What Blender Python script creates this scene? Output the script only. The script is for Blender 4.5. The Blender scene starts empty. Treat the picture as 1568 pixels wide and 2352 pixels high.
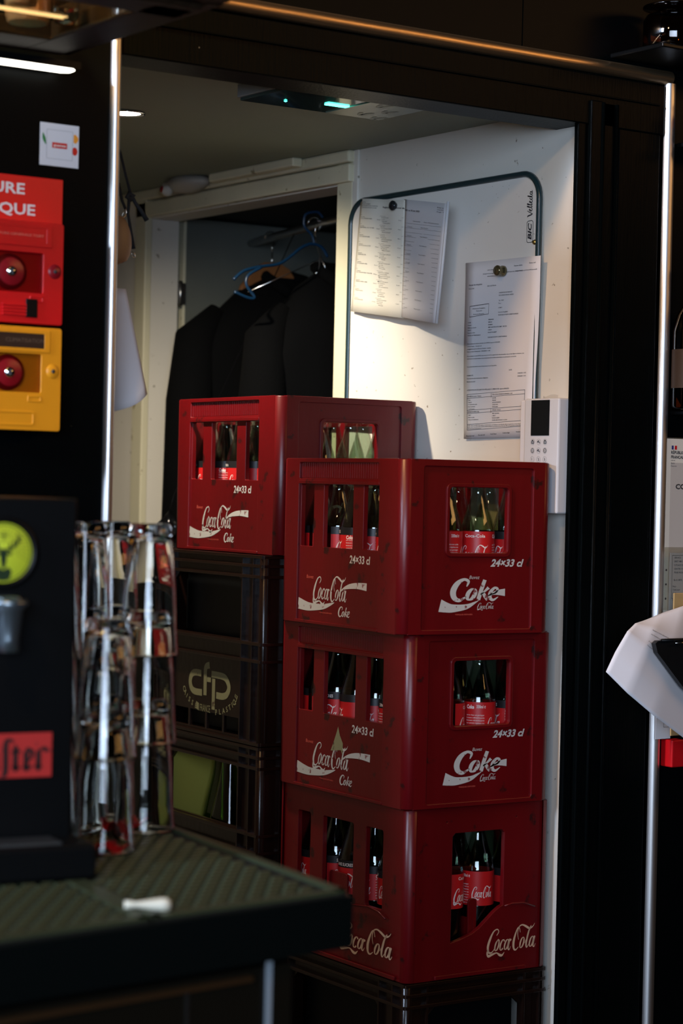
import bpy, bmesh, math, random
from mathutils import Vector as V, Matrix as Mx
random.seed(7)
S = bpy.context.scene
COL = S.collection
# ------------------------------------------------------------------ camera, world, lights, exposure
FPX, CAMZ = 5000.0, 1.455
YAW, PIT, ROLL = math.radians(34.8), math.radians(-.70), .0225
cv = V((math.sin(YAW)*math.cos(PIT), math.cos(YAW)*math.cos(PIT), math.sin(PIT)))
cr = V((math.cos(YAW), -math.sin(YAW), 0)); cu = cr.cross(cv)
CR = math.cos(ROLL)*cr + math.sin(ROLL)*cu; CU = -math.sin(ROLL)*cr + math.cos(ROLL)*cu
C0 = V((0, 0, CAMZ))
cam = bpy.data.cameras.new('camera'); cam_o = bpy.data.objects.new('camera', cam); COL.objects.link(cam_o)
M = Mx((CR, CU, -cv)).transposed().to_4x4(); M.translation = C0; cam_o.matrix_world = M
cam.sensor_fit = 'HORIZONTAL'; cam.sensor_width = 24.0; cam.lens = FPX/1568*24
cam.dof.use_dof = True; cam.dof.focus_distance = 3.78; cam.dof.aperture_fstop = 4.0; cam.clip_start = .05
S.camera = cam_o
S.view_settings.view_transform = 'Standard'; S.view_settings.look = 'None'
S.view_settings.gamma = 1; S.view_settings.exposure = 0; S.view_settings.use_curve_mapping = False
w = bpy.data.worlds.new('world'); S.world = w; w.use_nodes = True
w.node_tree.nodes['Background'].inputs[0].default_value = (.10, .35, .42, 1)
w.node_tree.nodes['Background'].inputs[1].default_value = .0035

def lamp(name, kind, loc, target, power, color, **k):
    d = bpy.data.lights.new(name, kind); d.energy = power; d.color = color
    for a, b in k.items(): setattr(d, a, b)
    o = bpy.data.objects.new(name, d); COL.objects.link(o); o.location = loc
    o.rotation_euler = (V(target)-V(loc)).to_track_quat('-Z', 'Y').to_euler(); return o
# tall shop window far to the left, bluish daylight
lamp('daylight_window', 'AREA', (-3.0, 2.28, 2.95), (2.45, 2.95, 1.75), 34, (.60, .75, 1.0), shape='RECTANGLE', size=.9, size_y=.8, spread=math.radians(70))
# wide shop front window behind and left of the viewer
lamp('shop_front_window', 'AREA', (-1.6, -1.45, 1.95), (1.8, 2.8, 2.0), 32, (.62, .77, 1.0), shape='RECTANGLE', size=2.9, size_y=1.5, spread=math.radians(75))
# row of warm pendants over the bar
lamp('bar_lamp_row', 'AREA', (4.0, .2, 2.85), (2.2, 2.8, 2.0), 15, (1, .50, .17), shape='RECTANGLE', size=2.6, size_y=.5)
lamp('bar_lamp_left', 'AREA', (.2, 1.5, 2.75), (1.6, 2.8, 1.6), 8, (1, .60, .25), shape='DISK', size=.12)

def at(px, py, X=None, Y=None, Z=None):
    """point of the room seen along the sight line px,py on the plane X, Y or Z"""
    d = cv + CR*(px-784)/FPX - CU*(py-1176)/FPX
    t = X/d.x if X is not None else Y/d.y if Y is not None else (Z-CAMZ)/d.z
    return C0 + d*t
# ------------------------------------------------------------------ materials
def mat(name, col, rough=.5, metal=0, spec=.5, bump=0, bscale=60, var=0, vscale=8, coat=0, emit=0, ecol=None, streak=None, dirt=None):
    m = bpy.data.materials.new(name); m.use_nodes = True; nt = m.node_tree; N = nt.nodes; L = nt.links
    b = N['Principled BSDF']; b.inputs['Base Color'].default_value = (*col, 1); b.inputs['Roughness'].default_value = rough
    b.inputs['Metallic'].default_value = metal; b.inputs['Specular IOR Level'].default_value = spec
    b.inputs['Coat Weight'].default_value = coat
    if emit: b.inputs['Emission Color'].default_value = (*(ecol or col), 1); b.inputs['Emission Strength'].default_value = emit
    tc = N.new('ShaderNodeTexCoord'); mp = N.new('ShaderNodeMapping'); L.new(tc.outputs['Object'], mp.inputs[0])
    if streak: mp.inputs['Scale'].default_value = streak
    out = None
    if var:
        n = N.new('ShaderNodeTexNoise'); n.inputs['Scale'].default_value = vscale; n.inputs['Detail'].default_value = 6; L.new(mp.outputs[0], n.inputs[0])
        r = N.new('ShaderNodeMapRange'); r.inputs[1].default_value = .3; r.inputs[2].default_value = .7; r.inputs[3].default_value = 1-var; r.inputs[4].default_value = 1+var*.4
        L.new(n.outputs[0], r.inputs[0])
        x = N.new('ShaderNodeMix'); x.data_type = 'RGBA'; x.blend_type = 'MULTIPLY'; x.inputs[0].default_value = 1
        x.inputs[6].default_value = (*col, 1); L.new(r.outputs[0], x.inputs[7]); out = x.outputs[2]
    if dirt:   # dirt = (colour, scale, threshold): small specks and smudges
        n = N.new('ShaderNodeTexNoise'); n.inputs['Scale'].default_value = dirt[1]; n.inputs['Detail'].default_value = 8; L.new(tc.outputs['Object'], n.inputs[0])
        r = N.new('ShaderNodeMapRange'); r.inputs[1].default_value = dirt[2]; r.inputs[2].default_value = dirt[2]+.04; L.new(n.outputs[0], r.inputs[0])
        x = N.new('ShaderNodeMix'); x.data_type = 'RGBA'; L.new(r.outputs[0], x.inputs[0])
        if out: L.new(out, x.inputs[6])
        else: x.inputs[6].default_value = (*col, 1)
        x.inputs[7].default_value = (*dirt[0], 1); out = x.outputs[2]
    if out: L.new(out, b.inputs['Base Color'])
    if bump:
        n = N.new('ShaderNodeTexNoise'); n.inputs['Scale'].default_value = bscale; n.inputs['Detail'].default_value = 4; L.new(mp.outputs[0], n.inputs[0])
        bp = N.new('ShaderNodeBump'); bp.inputs['Strength'].default_value = bump; bp.inputs['Distance'].default_value = .002
        L.new(n.outputs[0], bp.inputs['Height']); L.new(bp.outputs[0], b.inputs['Normal'])
    return m
def glass(name, col=(1, 1, 1), rough=.0, ior=1.45):
    m = bpy.data.materials.new(name); m.use_nodes = True; b = m.node_tree.nodes['Principled BSDF']
    b.inputs['Base Color'].default_value = (*col, 1); b.inputs['Roughness'].default_value = rough
    b.inputs['Transmission Weight'].default_value = 1; b.inputs['IOR'].default_value = ior; return m
def thin_glass(name, col, ior=1.5, rough=.02):
    m = bpy.data.materials.new(name); m.use_nodes = True; nt = m.node_tree; N = nt.nodes; L = nt.links
    N.remove(N['Principled BSDF']); t = N.new('ShaderNodeBsdfTransparent'); t.inputs[0].default_value = (*col, 1)
    g = N.new('ShaderNodeBsdfGlossy'); g.inputs['Roughness'].default_value = rough; lw = N.new('ShaderNodeLayerWeight'); lw.inputs[0].default_value = .5
    pw = N.new('ShaderNodeMath'); pw.operation = 'POWER'; pw.inputs[1].default_value = 4; L.new(lw.outputs['Facing'], pw.inputs[0])
    f = N.new('ShaderNodeMath'); f.operation = 'MULTIPLY_ADD'; f.inputs[1].default_value = .85; f.inputs[2].default_value = ((ior-1)/(ior+1))**2*1.5; f.use_clamp = True; L.new(pw.outputs[0], f.inputs[0])
    x = N.new('ShaderNodeMixShader'); L.new(f.outputs[0], x.inputs[0]); L.new(t.outputs[0], x.inputs[1]); L.new(g.outputs[0], x.inputs[2])
    L.new(x.outputs[0], N['Material Output'].inputs[0]); return m

RED = mat('red_crate_plastic', (.128, .0016, .0036), .34, bump=.14, bscale=90, var=.30, vscale=5, streak=(1, 1, .25), dirt=((.035, .004, .004), 30, .64))
BROWN = mat('brown_crate_plastic', (.012, .0045, .0028), .24, bump=.12, bscale=70, var=.3, vscale=9)
PRINT = mat('white_print', (.52, .51, .48), .6, dirt=((.20, .06, .06), 110, .62))
PRINTG = mat('faded_olive_print', (.24, .23, .12), .6, dirt=((.06, .03, .02), 60, .64))
PRINTR = mat('faded_red_print', (.62, .10, .07), .6)
WALLW = mat('painted_white_wall', (.70, .67, .60), .55, bump=.08, bscale=60, var=.08, vscale=3, dirt=((.22, .19, .14), 55, .70))
BOARD = mat('whiteboard_enamel', (.80, .76, .70), .3, var=.05, vscale=4, dirt=((.30, .24, .18), 95, .69))
CEIL = mat('ceiling_paint', (.22, .25, .20), .7, bump=.05, var=.06, vscale=2)
CREAM = mat('cream_painted_wood', (.70, .66, .48), .5, bump=.12, bscale=30, var=.12, vscale=6, streak=(1, 1, .15), dirt=((.30, .24, .12), 34, .67))
BLACKP = mat('black_painted_panel', (.0012, .002, .0024), .35, spec=.05, bump=.1, bscale=40, dirt=((.16, .13, .06), 120, .765))
BLACKW = mat('black_painted_wood', (.0012, .002, .0022), .34, spec=.04, bump=.4, bscale=30, streak=(9, 9, .6), dirt=((.25, .25, .23), 60, .78))
BLACKPL = mat('black_plastic', (.0025, .003, .0035), .4, spec=.2, bump=.05)
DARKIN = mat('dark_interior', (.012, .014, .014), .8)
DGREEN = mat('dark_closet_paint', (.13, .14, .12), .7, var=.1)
METAL = mat('brushed_steel_trim', (.80, .78, .76), .40, metal=1, bump=.06, bscale=20, streak=(40, 40, .6), var=.1)
BRASS = mat('brass_trim', (.78, .55, .32), .38, metal=1, bump=.12, bscale=20, streak=(1, 40, 40), var=.2, vscale=12)
STEEL = mat('steel', (.55, .56, .56), .3, metal=1)
CHROME = mat('chrome', (.75, .75, .72), .15, metal=1)
PAPER = mat('white_paper', (.74, .73, .76), .75, bump=.05, bscale=18)
PAPERW = mat('warm_white_paper', (.78, .75, .66), .75, bump=.05, bscale=18)
INK = mat('black_ink', (.03, .03, .035), .7)
GREYP = mat('white_device_plastic', (.66, .66, .68), .4)
SCREEN = mat('dark_screen', (.006, .008, .010), .12)
FRAMEG = mat('dark_teal_frame', (.010, .030, .036), .25, coat=.3)
COAT = mat('black_wool', (.0012, .0014, .0018), .95, spec=.1, bump=.5, bscale=200)
WOOD = mat('brown_wood', (.22, .09, .03), .45, bump=.2, bscale=20, var=.3, streak=(1, 1, .2))
DWOOD = mat('dark_stained_wood', (.018, .010, .005), .5, spec=.12, bump=.25, bscale=24, var=.4, streak=(12, 1, 12))
BLUE = mat('blue_plastic', (.002, .020, .055), .35)
ESCRED = mat('signal_red_plastic', (.62, .006, .010), .33, bump=.08, bscale=50, var=.12, dirt=((.25, .01, .01), 50, .69))
ESCYEL = mat('signal_yellow_plastic', (.85, .33, .012), .35, bump=.08, bscale=50, var=.1, dirt=((.4, .12, .01), 50, .69))
DRED = mat('dark_red_knob', (.25, .006, .012), .3)
WHITEL = mat('white_lettering', (.85, .78, .75), .6)
SIGNR = mat('red_sign_plate', (.75, .012, .012), .35, dirt=((.4, .02, .02), 60, .7))
CLEARG = glass('clear_glass', (.97, .98, .95), .0, 1.48)
BOTTLEG = thin_glass('bottle_glass', (.80, .86, .80), 1.55)
GREENG = thin_glass('green_bottle_glass', (.42, .55, .16), 1.5)
AMBERG = thin_glass('amber_glass', (.30, .16, .05), 1.6, .04)
PANE = glass('shelf_pane', (.80, .92, .70), 0, 1.5)
COLA = mat('dark_cola', (.004, .002, .002), .1)
LABR = mat('red_bottle_label', (.55, .012, .014), .4)
LABK = mat('black_bottle_label', (.012, .012, .014), .4)
MATG = mat('dark_green_rubber_mat', (.050, .062, .030), .42, bump=.1)
MATD = mat('mat_recess', (.004, .006, .005), .7)
COUNTER = mat('black_counter', (.003, .005, .005), .35, spec=.2, bump=.1)
EMB = mat('lit_emblem_green', (.35, .45, .03), .4, emit=.34, ecol=(.50, .60, .035))
EMBK = mat('emblem_dark_green', (.01, .03, .006), .5)
ORANGE = mat('orange_label_red', (.55, .03, .025), .5, dirt=((.25, .02, .02), 70, .62))
LAMPE = mat('lit_tube', (1, .95, .85), .5, emit=5, ecol=(1, .93, .80))
SPOTE = mat('lit_downlight', (1, 1, 1), .5, emit=14, ecol=(1, .95, .82))
LEDG = mat('green_led', (.1, 1, .8), .5, emit=6, ecol=(.08, 1, .72))
LEDW = mat('pale_led', (.8, .95, 1), .5, emit=8, ecol=(.75, .9, 1))
KRAFT = mat('kraft_paper', (.52, .34, .14), .7)
LEATHER = mat('tan_leather', (.30, .17, .08), .5, bump=.3, bscale=90)
CORD = mat('black_cord', (.006, .008, .010), .8, bump=.5, bscale=300)
ORSTRIP = mat('warm_led_strip', (1, .6, .3), .5, emit=3.2, ecol=(1, .55, .28))
# ------------------------------------------------------------------ mesh building
def props(o, label=None, cat=None, group=None, kind=None):
    for k, v in (('label', label), ('category', cat), ('group', group), ('kind', kind)):
        if v: o[k] = v
    return o
def empty(name, loc=(0, 0, 0), rz=0, **k):
    o = bpy.data.objects.new(name, None); COL.objects.link(o); o.empty_display_size = .05
    o.location = loc; o.rotation_euler = (0, 0, rz); return props(o, **k)
class MB:
    def __init__(s, M=None): s.b = bmesh.new(); s.M = M or Mx.Identity(4); s.mi = 0
    def _add(s, co, faces, f=None, smooth=False):
        vs = [s.b.verts.new(s.M @ V(f(*c) if f else c)) for c in co]; out = []
        for fc in faces:
            try: q = s.b.faces.new([vs[i] for i in fc]); q.material_index = s.mi; q.smooth = smooth; out.append(q)
            except ValueError: pass
        return vs
    def box(s, x0, x1, y0, y1, z0, z1, bev=0):
        if bev:
            t = bmesh.new(); bmesh.ops.create_cube(t, size=1)
            for v in t.verts: v.co = V(((x0+x1)/2+v.co.x*(x1-x0), (y0+y1)/2+v.co.y*(y1-y0), (z0+z1)/2+v.co.z*(z1-z0)))
            bmesh.ops.bevel(t, geom=t.edges[:], offset=bev, segments=2, affect='EDGES', profile=.5)
            t.verts.index_update(); s._add([v.co.copy() for v in t.verts], [[v.index for v in f.verts] for f in t.faces]); t.free(); return s
        s._add([(x, y, z) for x in (x0, x1) for y in (y0, y1) for z in (z0, z1)],
               [(0, 1, 3, 2), (4, 6, 7, 5), (0, 4, 5, 1), (2, 3, 7, 6), (0, 2, 6, 4), (1, 5, 7, 3)]); return s
    def tube(s, pts, r, n=8, cap=True, closed=False, smooth=True):
        pts = [V(p) for p in pts]; rs = r if isinstance(r, (list, tuple)) else [r]*len(pts); co = []; L = len(pts); up = None
        for i, p in enumerate(pts):
            a = pts[i-1] if (i or closed) else p; b = pts[(i+1) % L] if (i < L-1 or closed) else p
            d = (b-a).normalized()
            if up is None: up = d.orthogonal().normalized()
            up = (up - d*up.dot(d)).normalized(); sd = d.cross(up)
            for k in range(n):
                t = 2*math.pi*k/n; co.append(p + (up*math.cos(t)+sd*math.sin(t))*rs[i])
        fc = [(i*n+k, i*n+(k+1) % n, ((i+1) % L)*n+(k+1) % n, ((i+1) % L)*n+k) for i in range(L if closed else L-1) for k in range(n)]
        if cap and not closed: fc += [tuple(range(n))[::-1], tuple((L-1)*n+k for k in range(n))]
        s._add(co, fc, smooth=smooth); return s
    def stube(s, pts, r, n=8):
        P = [V(p) for p in pts]; L = len(P); out = []; g = lambda i: P[max(0, min(L-1, i))]
        for i in range(L-1):
            a, b, c, d = g(i-1), g(i), g(i+1), g(i+2)
            for k in range(5): t = k/5; out.append(.5*((2*b)+(c-a)*t+(2*a-5*b+4*c-d)*t*t+(3*b-a-3*c+d)*t**3))
        return s.tube(out+[P[-1]], r, n)
    def lathe(s, prof, n=32, c=(0, 0, 0), axis='Z', smooth=True, closed=False):
        co = []; cx, cy, cz = c
        for r, z in prof:
            for k in range(n):
                t = 2*math.pi*k/n; x, y = r*math.cos(t), r*math.sin(t)
                co.append({'Z': (cx+x, cy+y, cz+z), 'Y': (cx+x, cy-z, cz+y), 'X': (cx-z, cy+x, cz+y)}[axis])
        L = len(prof)
        fc = [(i*n+k, i*n+(k+1) % n, ((i+1) % L)*n+(k+1) % n, ((i+1) % L)*n+k) for i in range(L if closed else L-1) for k in range(n)]
        s._add(co, fc, smooth=smooth); return s
    def curve(s, me, f):
        co = [(v.co.x, v.co.y, v.co.z) for v in me.vertices]; s._add(co, [tuple(p.vertices) for p in me.polygons], f); bpy.data.meshes.remove(me)
    def plate(s, outer, holes, t, f, bev=.0008):
        """flat plate with holes; outline in u,v; thickness t; f maps (u,v,w) to space"""
        c = bpy.data.curves.new('p', 'CURVE'); c.dimensions = '2D'; c.fill_mode = 'BOTH'; c.extrude = max(t/2-bev, 0); c.bevel_depth = bev; c.bevel_resolution = 1
        for k, loop in enumerate([outer]+holes):
            sp = c.splines.new('POLY'); sp.points.add(len(loop)-1)
            for p, q in zip(sp.points, loop): p.co = (q[0], q[1], 0, 1)
            sp.use_cyclic_u = True
        o = bpy.data.objects.new('p', c); me = bpy.data.meshes.new_from_object(o); bpy.data.objects.remove(o); bpy.data.curves.remove(c)
        s.curve(me, f); return s
    def text(s, body, x, y, size, f, width=None, bold=0, shear=0, align='LEFT', rot=0, fade=0):
        """lettering; x,y baseline start; size = cap height; width fits the line"""
        c = bpy.data.curves.new('t', 'FONT'); c.body = body; c.size = 1; c.offset = bold; c.shear = shear; c.resolution_u = 2
        o = bpy.data.objects.new('t', c); me = bpy.data.meshes.new_from_object(o); bpy.data.objects.remove(o); bpy.data.curves.remove(c)
        if not me.vertices: return s
        xs = [v.co.x for v in me.vertices]; x0, x1 = min(xs), max(xs); k = size/.70; kx = width/(x1-x0) if width else k
        off = 0 if align == 'LEFT' else -(x1-x0)*kx/2 if align == 'CENTER' else -(x1-x0)*kx
        cr_, sr_ = math.cos(rot), math.sin(rot)
        for v in me.vertices:
            a = (v.co.x-x0)*kx+off; b = v.co.y*k; v.co = (x+a*cr_-b*sr_, y+a*sr_+b*cr_, 0)
        s.curve(me, lambda a, b, c_: f(a, b)); return s
    def stroke(s, pts, f, sub=6, closed=False):
        """brush stroke through (x, y, width) points"""
        P = [V(p) for p in pts]; L = len(P); out = []
        g = (lambda i: P[i % L]) if closed else (lambda i: P[max(0, min(L-1, i))])
        for i in range(L if closed else L-1):
            a, b, c, d = g(i-1), g(i), g(i+1), g(i+2)
            for k in range(sub):
                t = k/sub; out.append(.5*((2*b)+(c-a)*t+(2*a-5*b+4*c-d)*t*t+(3*b-a-3*c+d)*t**3))
        if not closed: out.append(P[-1])
        co = []; n = len(out)
        for i, p in enumerate(out):
            a = out[i-1] if (i or closed) else p; b = out[(i+1) % n] if (i < n-1 or closed) else p
            d = V((b.x-a.x, b.y-a.y)); d = d.normalized() if d.length else V((1, 0)); h = max(p.z, .0001)/2
            co += [(p.x-d.y*h, p.y+d.x*h), (p.x+d.y*h, p.y-d.x*h)]
        fc = [(2*i, 2*i+1, 2*((i+1) % n)+1, 2*((i+1) % n)) for i in range(n if closed else n-1)]
        s._add([(x, y) for x, y in co], fc, f); return s
    def poly(s, pts, f): s._add(pts, [tuple(range(len(pts)))], f); return s
    def grid(s, fn, nu, nv, smooth=True):
        s._add([fn(i/nu, j/nv) for i in range(nu+1) for j in range(nv+1)],
               [(i*(nv+1)+j, (i+1)*(nv+1)+j, (i+1)*(nv+1)+j+1, i*(nv+1)+j+1) for i in range(nu) for j in range(nv)], smooth=smooth); return s
    def build(s, name, mats, parent=None, weld=False, solid=0, **k):
        if weld: bmesh.ops.remove_doubles(s.b, verts=s.b.verts[:], dist=.0002)
        bmesh.ops.recalc_face_normals(s.b, faces=s.b.faces[:])
        me = bpy.data.meshes.new(name); s.b.to_mesh(me); s.b.free()
        for m in (mats if isinstance(mats, (list, tuple)) else [mats]): me.materials.append(m)
        o = bpy.data.objects.new(name, me); COL.objects.link(o)
        if parent: o.parent = parent
        if solid: md = o.modifiers.new('solid', 'SOLIDIFY'); md.thickness = solid; md.offset = 0
        return props(o, **k)
def copy_tree(o, parent=None, top=True):
    c = o.copy(); COL.objects.link(c); c.parent = parent
    for ch in list(o.children): copy_tree(ch, c, False)
    return c
def rrect(x0, x1, y0, y1, r=.006, n=4):
    out = []
    for cx, cy, a in ((x1-r, y1-r, 0), (x0+r, y1-r, 90), (x0+r, y0+r, 180), (x1-r, y0+r, 270)):
        for k in range(n+1):
            t = math.radians(a+90*k/n); out.append((cx+r*math.cos(t), cy+r*math.sin(t)))
    return out
def quadmap(p00, p10, p11, p01, off=0, fn=None):
    """unit square onto a quad in space (bottom-left, bottom-right, top-right, top-left)"""
    p00, p10, p11, p01 = map(V, (p00, p10, p11, p01)); nrm = (p10-p00).cross(p01-p00).normalized()
    def f(u, v, w=0):
        p = (p00*(1-u)+p10*u)*(1-v)+(p01*(1-u)+p11*u)*v
        return p + nrm*(off+w+(fn(u, v) if fn else 0))
    return f
FY = lambda Y, X0=0, Z0=0: (lambda u, v, w=0: V((X0+u, Y-w, Z0+v)))      # faces the viewer (-Y)
FX = lambda X, Y0=0, Z0=0: (lambda u, v, w=0: V((X-w, Y0-u, Z0+v)))      # faces -X
# ---- script and emblem lettering, drawn as brush strokes (units: see spans)
def ell(cx, cy, rx, ry, sl=.35, w0=.1, w1=.28, a0=0, a1=360, n=12):
    full = a1-a0 >= 360; out = []
    for k in range(n if full else n+1):
        t = math.radians(a0+(a1-a0)*k/n); out.append((cx+rx*math.cos(t)+sl*ry*math.sin(t), cy+ry*math.sin(t), w0+(w1-w0)*abs(math.cos(t))))
    return out, full
def coca(mb, f, x0, x1, y0, y1):
    g = lambda a, b: f(x0+(x1-x0)*a/10.4, y0+(y1-y0)*(b+.4)/3.8)
    S_ = lambda p, c=False: mb.stroke(p, g, closed=c)
    S_([(2.35, 2.3, .1), (2.75, 2.75, .16), (2.45, 3.1, .14), (1.7, 2.8, .22), (1.0, 1.8, .40), (.65, .85, .42), (.9, .2, .28), (1.5, .22, .15), (2.1, .75, .08)])
    S_([(.75, .6, .35), (.55, .1, .3), (.8, -.25, .34), (1.5, -.1, .30), (2.4, .05, .16), (3.0, -.25, .34), (3.5, -.32, .28), (3.95, .05, .06)])
    S_([(2.0, .6, .06), (2.6, 1.75, .08), (3.0, 1.55, .08)])
    S2 = lambda p, c=False: S_([(x+.42, y, w_) for x, y, w_ in p], c)
    for cx, sc in ((2.45, 1), (7.47, 1)):
        S_(*[ell(cx, 1.0, .34, .66)[0], True])
    S_(ell(3.5, 1.0, .36, .66, a0=40, a1=320)[0])
    for cx in (4.35, 9.37):
        S_(ell(cx, 1.0, .34, .64)[0], True)
        S_([(cx+.68, 1.68, .26), (cx+.45, 1.1, .30), (cx+.33, .5, .26), (cx+.55, .28, .14), (cx+.85, .7, .06)])
    S_([(5.05, 1.42, .20), (5.28, 1.62, .26)])
    S2([(6.65, 2.35, .08), (6.45, 3.0, .13), (6.1, 2.9, .16), (5.7, 2.2, .28), (5.35, 1.2, .42), (5.4, .4, .34), (5.8, .15, .18), (6.35, .5, .08)])
    S2([(6.35, 1.4, .07), (6.15, 2.2, .12), (6.35, 3.0, .16), (7.0, 3.3, .18), (7.8, 3.05, .30), (8.5, 2.75, .26), (9.2, 2.95, .14), (9.55, 3.35, .05)])
    S2([(8.75, 3.0, .12), (8.35, 2.3, .28), (8.0, 1.3, .32), (7.88, .6, .28), (8.05, .3, .14), (8.4, .7, .06)])
    S2([(7.6, .9, .06), (8.2, 1.9, .08), (8.7, 2.75, .10), (8.85, 3.1, .12)])
def coke(mb, f, x0, x1, y0, y1, b=1.0):
    g = lambda a, c: f(x0+(x1-x0)*a/6.6, y0+(y1-y0)*c/3.2)
    S_ = lambda p, c=False: mb.stroke([(x, y, w_*b) for x, y, w_ in p], g, closed=c)
    S_([(2.25, 2.1, .12), (2.45, 2.8, .34), (1.85, 3.05, .34), (1.05, 2.5, .58), (.55, 1.5, .68), (.7, .6, .60), (1.35, .25, .42), (2.2, .75, .12)])
    S_(ell(2.85, 1.05, .45, .72, w0=.2, w1=.48)[0], True)
    S_([(4.55, 3.0, .42), (4.1, 1.6, .46), (3.75, .3, .46)]); S_([(4.05, 1.0, .2), (4.6, 1.5, .24), (5.05, 1.95, .4)]); S_([(4.35, 1.3, .3), (4.6, .8, .42), (4.95, .3, .36)])
    S_([(5.3, 1.0, .14), (5.95, 1.25, .2), (6.2, 1.75, .3), (5.8, 1.9, .3), (5.3, 1.3, .42), (5.25, .6, .42), (5.65, .28, .3), (6.3, .7, .08)])
# ------------------------------------------------------------------ the room
XW, YF = 2.45, 2.82
st = lambda mb, name, m, **k: mb.build(name, m, kind='structure', **k)
st(MB().box(-4, 6, -4, 7, -.1, 0), 'floor', mat('dark_floor', (.03, .03, .028), .5, var=.2))
# alcove: ceiling, side walls, back
st(MB().box(1.45, 3.2, 2.90, 4.9, 2.112, 2.2), 'ceiling', CEIL)
st(MB().plate([(-4.9, 0), (-2.83, 0), (-2.83, 2.112), (-4.9, 2.112)], [[(-4.30, .0005), (-3.558, .0005), (-3.558, 2.048), (-4.30, 2.048)]], .07, lambda u, v, w=0: V((XW+.035-w, -u, v)), .0005), 'wall_right', WALLW)
st(MB().box(1.45, 3.3, 4.9, 5.0, 0, 2.2), 'wall_back', WALLW)
st(MB().box(1.44, 1.555, 2.87, 4.9, 0, 2.2), 'wall_left', WALLW)
# cream casing around the closet opening
k = MB()
k.box(XW-.018, XW, 4.298, 4.345, 0, 2.09, .003).box(XW-.006, XW, 3.505, 3.558, 0, 2.09, .003).box(XW-.018, XW, 3.50, 4.345, 2.05, 2.085, .003)
k.box(XW-.020, XW-.0, 3.50, 4.85, 2.088, 2.112, .005)
st(k, 'trim_1', CREAM)
k = MB(); k.box(XW-.006, XW, 3.487, 3.505, .0, 2.112, .002); st(k, 'trim_2', WALLW)
# closet
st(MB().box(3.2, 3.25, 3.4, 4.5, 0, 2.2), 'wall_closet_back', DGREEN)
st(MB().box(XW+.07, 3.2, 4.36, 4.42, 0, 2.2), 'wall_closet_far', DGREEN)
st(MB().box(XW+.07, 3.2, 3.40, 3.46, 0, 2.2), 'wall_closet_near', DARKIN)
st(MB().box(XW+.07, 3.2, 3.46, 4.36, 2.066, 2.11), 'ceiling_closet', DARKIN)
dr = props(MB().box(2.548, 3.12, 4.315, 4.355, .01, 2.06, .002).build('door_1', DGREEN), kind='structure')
MB().box(2.541, 2.548, 4.312, 4.357, .01, 2.06, .001).build('door_edge', CREAM, dr, label='cream door edge')
k = MB()
for z in (1.86, 1.2): k.box(2.52, 2.545, 4.305, 4.312, z, z+.05, .002).tube([(2.531, 4.306, z-.004), (2.531, 4.306, z+.054)], .005)
k.build('hinge', STEEL, dr)
# black front: panel left of the opening, header, casing, panels above and right
st(MB().box(-.6, 1.535, YF, YF+.05, 0, 2.9), 'wall_front_left', BLACKP)
st(MB().box(1.535, 2.303, YF, YF+.05, 2.19, 2.9).box(2.3055, 2.656, YF, YF+.05, 2.19, 2.9), 'wall_front_top', BLACKP)
st(MB().box(2.655, 4.6, YF+.005, YF+.05, 0, 2.9), 'wall_front_right', BLACKP)
k = MB(); k.box(1.54, 2.625, YF-.004, YF+.08, 2.079, 2.165, .002); k.box(1.56, 2.612, YF-.008, YF, 2.128, 2.131, .001)
st(k, 'trim_3', BLACKW)
k = MB(); k.box(2.430, 2.448, YF-.002, YF+.009, 0, 2.085, .002).box(2.452, 2.478, YF-.010, YF+.009, 0, 2.12, .002).box(2.482, 2.52, YF-.004, YF+.06, 0, 2.12, .002).box(2.524, 2.62, YF, YF+.05, 0, 2.165, .002)
k.tube([(2.478, YF-.010, 0), (2.478, YF-.010, 2.118)], .0035); k.tube([(2.512, YF-.006, 0), (2.512, YF-.006, 2.118)], .004)
st(k, 'trim_4', BLACKW)
def half_round(x0, x1, z0, z1, r, along):
    k = MB()
    if along == 'Z': prof = lambda t, s_: (x0+(x1-x0)*(.5-.5*math.cos(t)), YF-r*math.sin(t), z0+(z1-z0)*s_)
    else: prof = lambda t, s_: (x0+(x1-x0)*s_, YF-r*math.sin(t), z0+(z1-z0)*(.5-.5*math.cos(t)))
    return k.grid(lambda a, b: prof(a*math.pi, b), 14, 24)
st(half_round(1.5315, 1.5475, 0, 2.14, .010, 'Z'), 'trim_5', METAL)
st(half_round(2.627, 2.650, 0, 2.170, .011, 'Z'), 'trim_6', METAL)
st(half_round(1.50, 2.640, 2.168, 2.192, .011, 'X'), 'trim_7', BRASS)
# ------------------------------------------------------------------ light fittings
d = empty('ceiling_downlight', (1.894, 3.425, 2.112), label='small round bright downlight recessed in the alcove ceiling', cat='light')
MB().lathe([(.026, 0), (.034, -.001), (.034, -.004), (.026, -.003), (.026, 0)], 28).build('rim', CHROME, d)
MB().lathe([(.0, -.0022), (.026, -.0022)], 28).build('lens', SPOTE, d, label='glowing white lens')
lamp('downlight_beam', 'SPOT', (1.894, 3.425, 2.100), (2.30, 3.75, 1.30), 60, (1, .86, .66), spot_size=math.radians(110), spot_blend=.85, shadow_soft_size=.022)
d = empty('emergency_light', (2.03, 2.97, 2.085), label='flat grey emergency exit light fixed under the alcove ceiling', cat='light')
x0, x1, y0, y1 = -.135, .145, -.08, .085
MB().box(x0, x1, y0, y1, .004, .026, .002).box(x0+.02, x1-.005, y0+.008, y1-.008, .024, .027).build('housing', mat('grey_housing', (.22, .24, .24), .45), d)
MB().box(x0+.004, x1-.004, y0+.004, y1-.004, -.001, .004, .001).build('diffuser', mat('dark_diffuser', (.02, .05, .05), .12, coat=.4), d)
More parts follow.
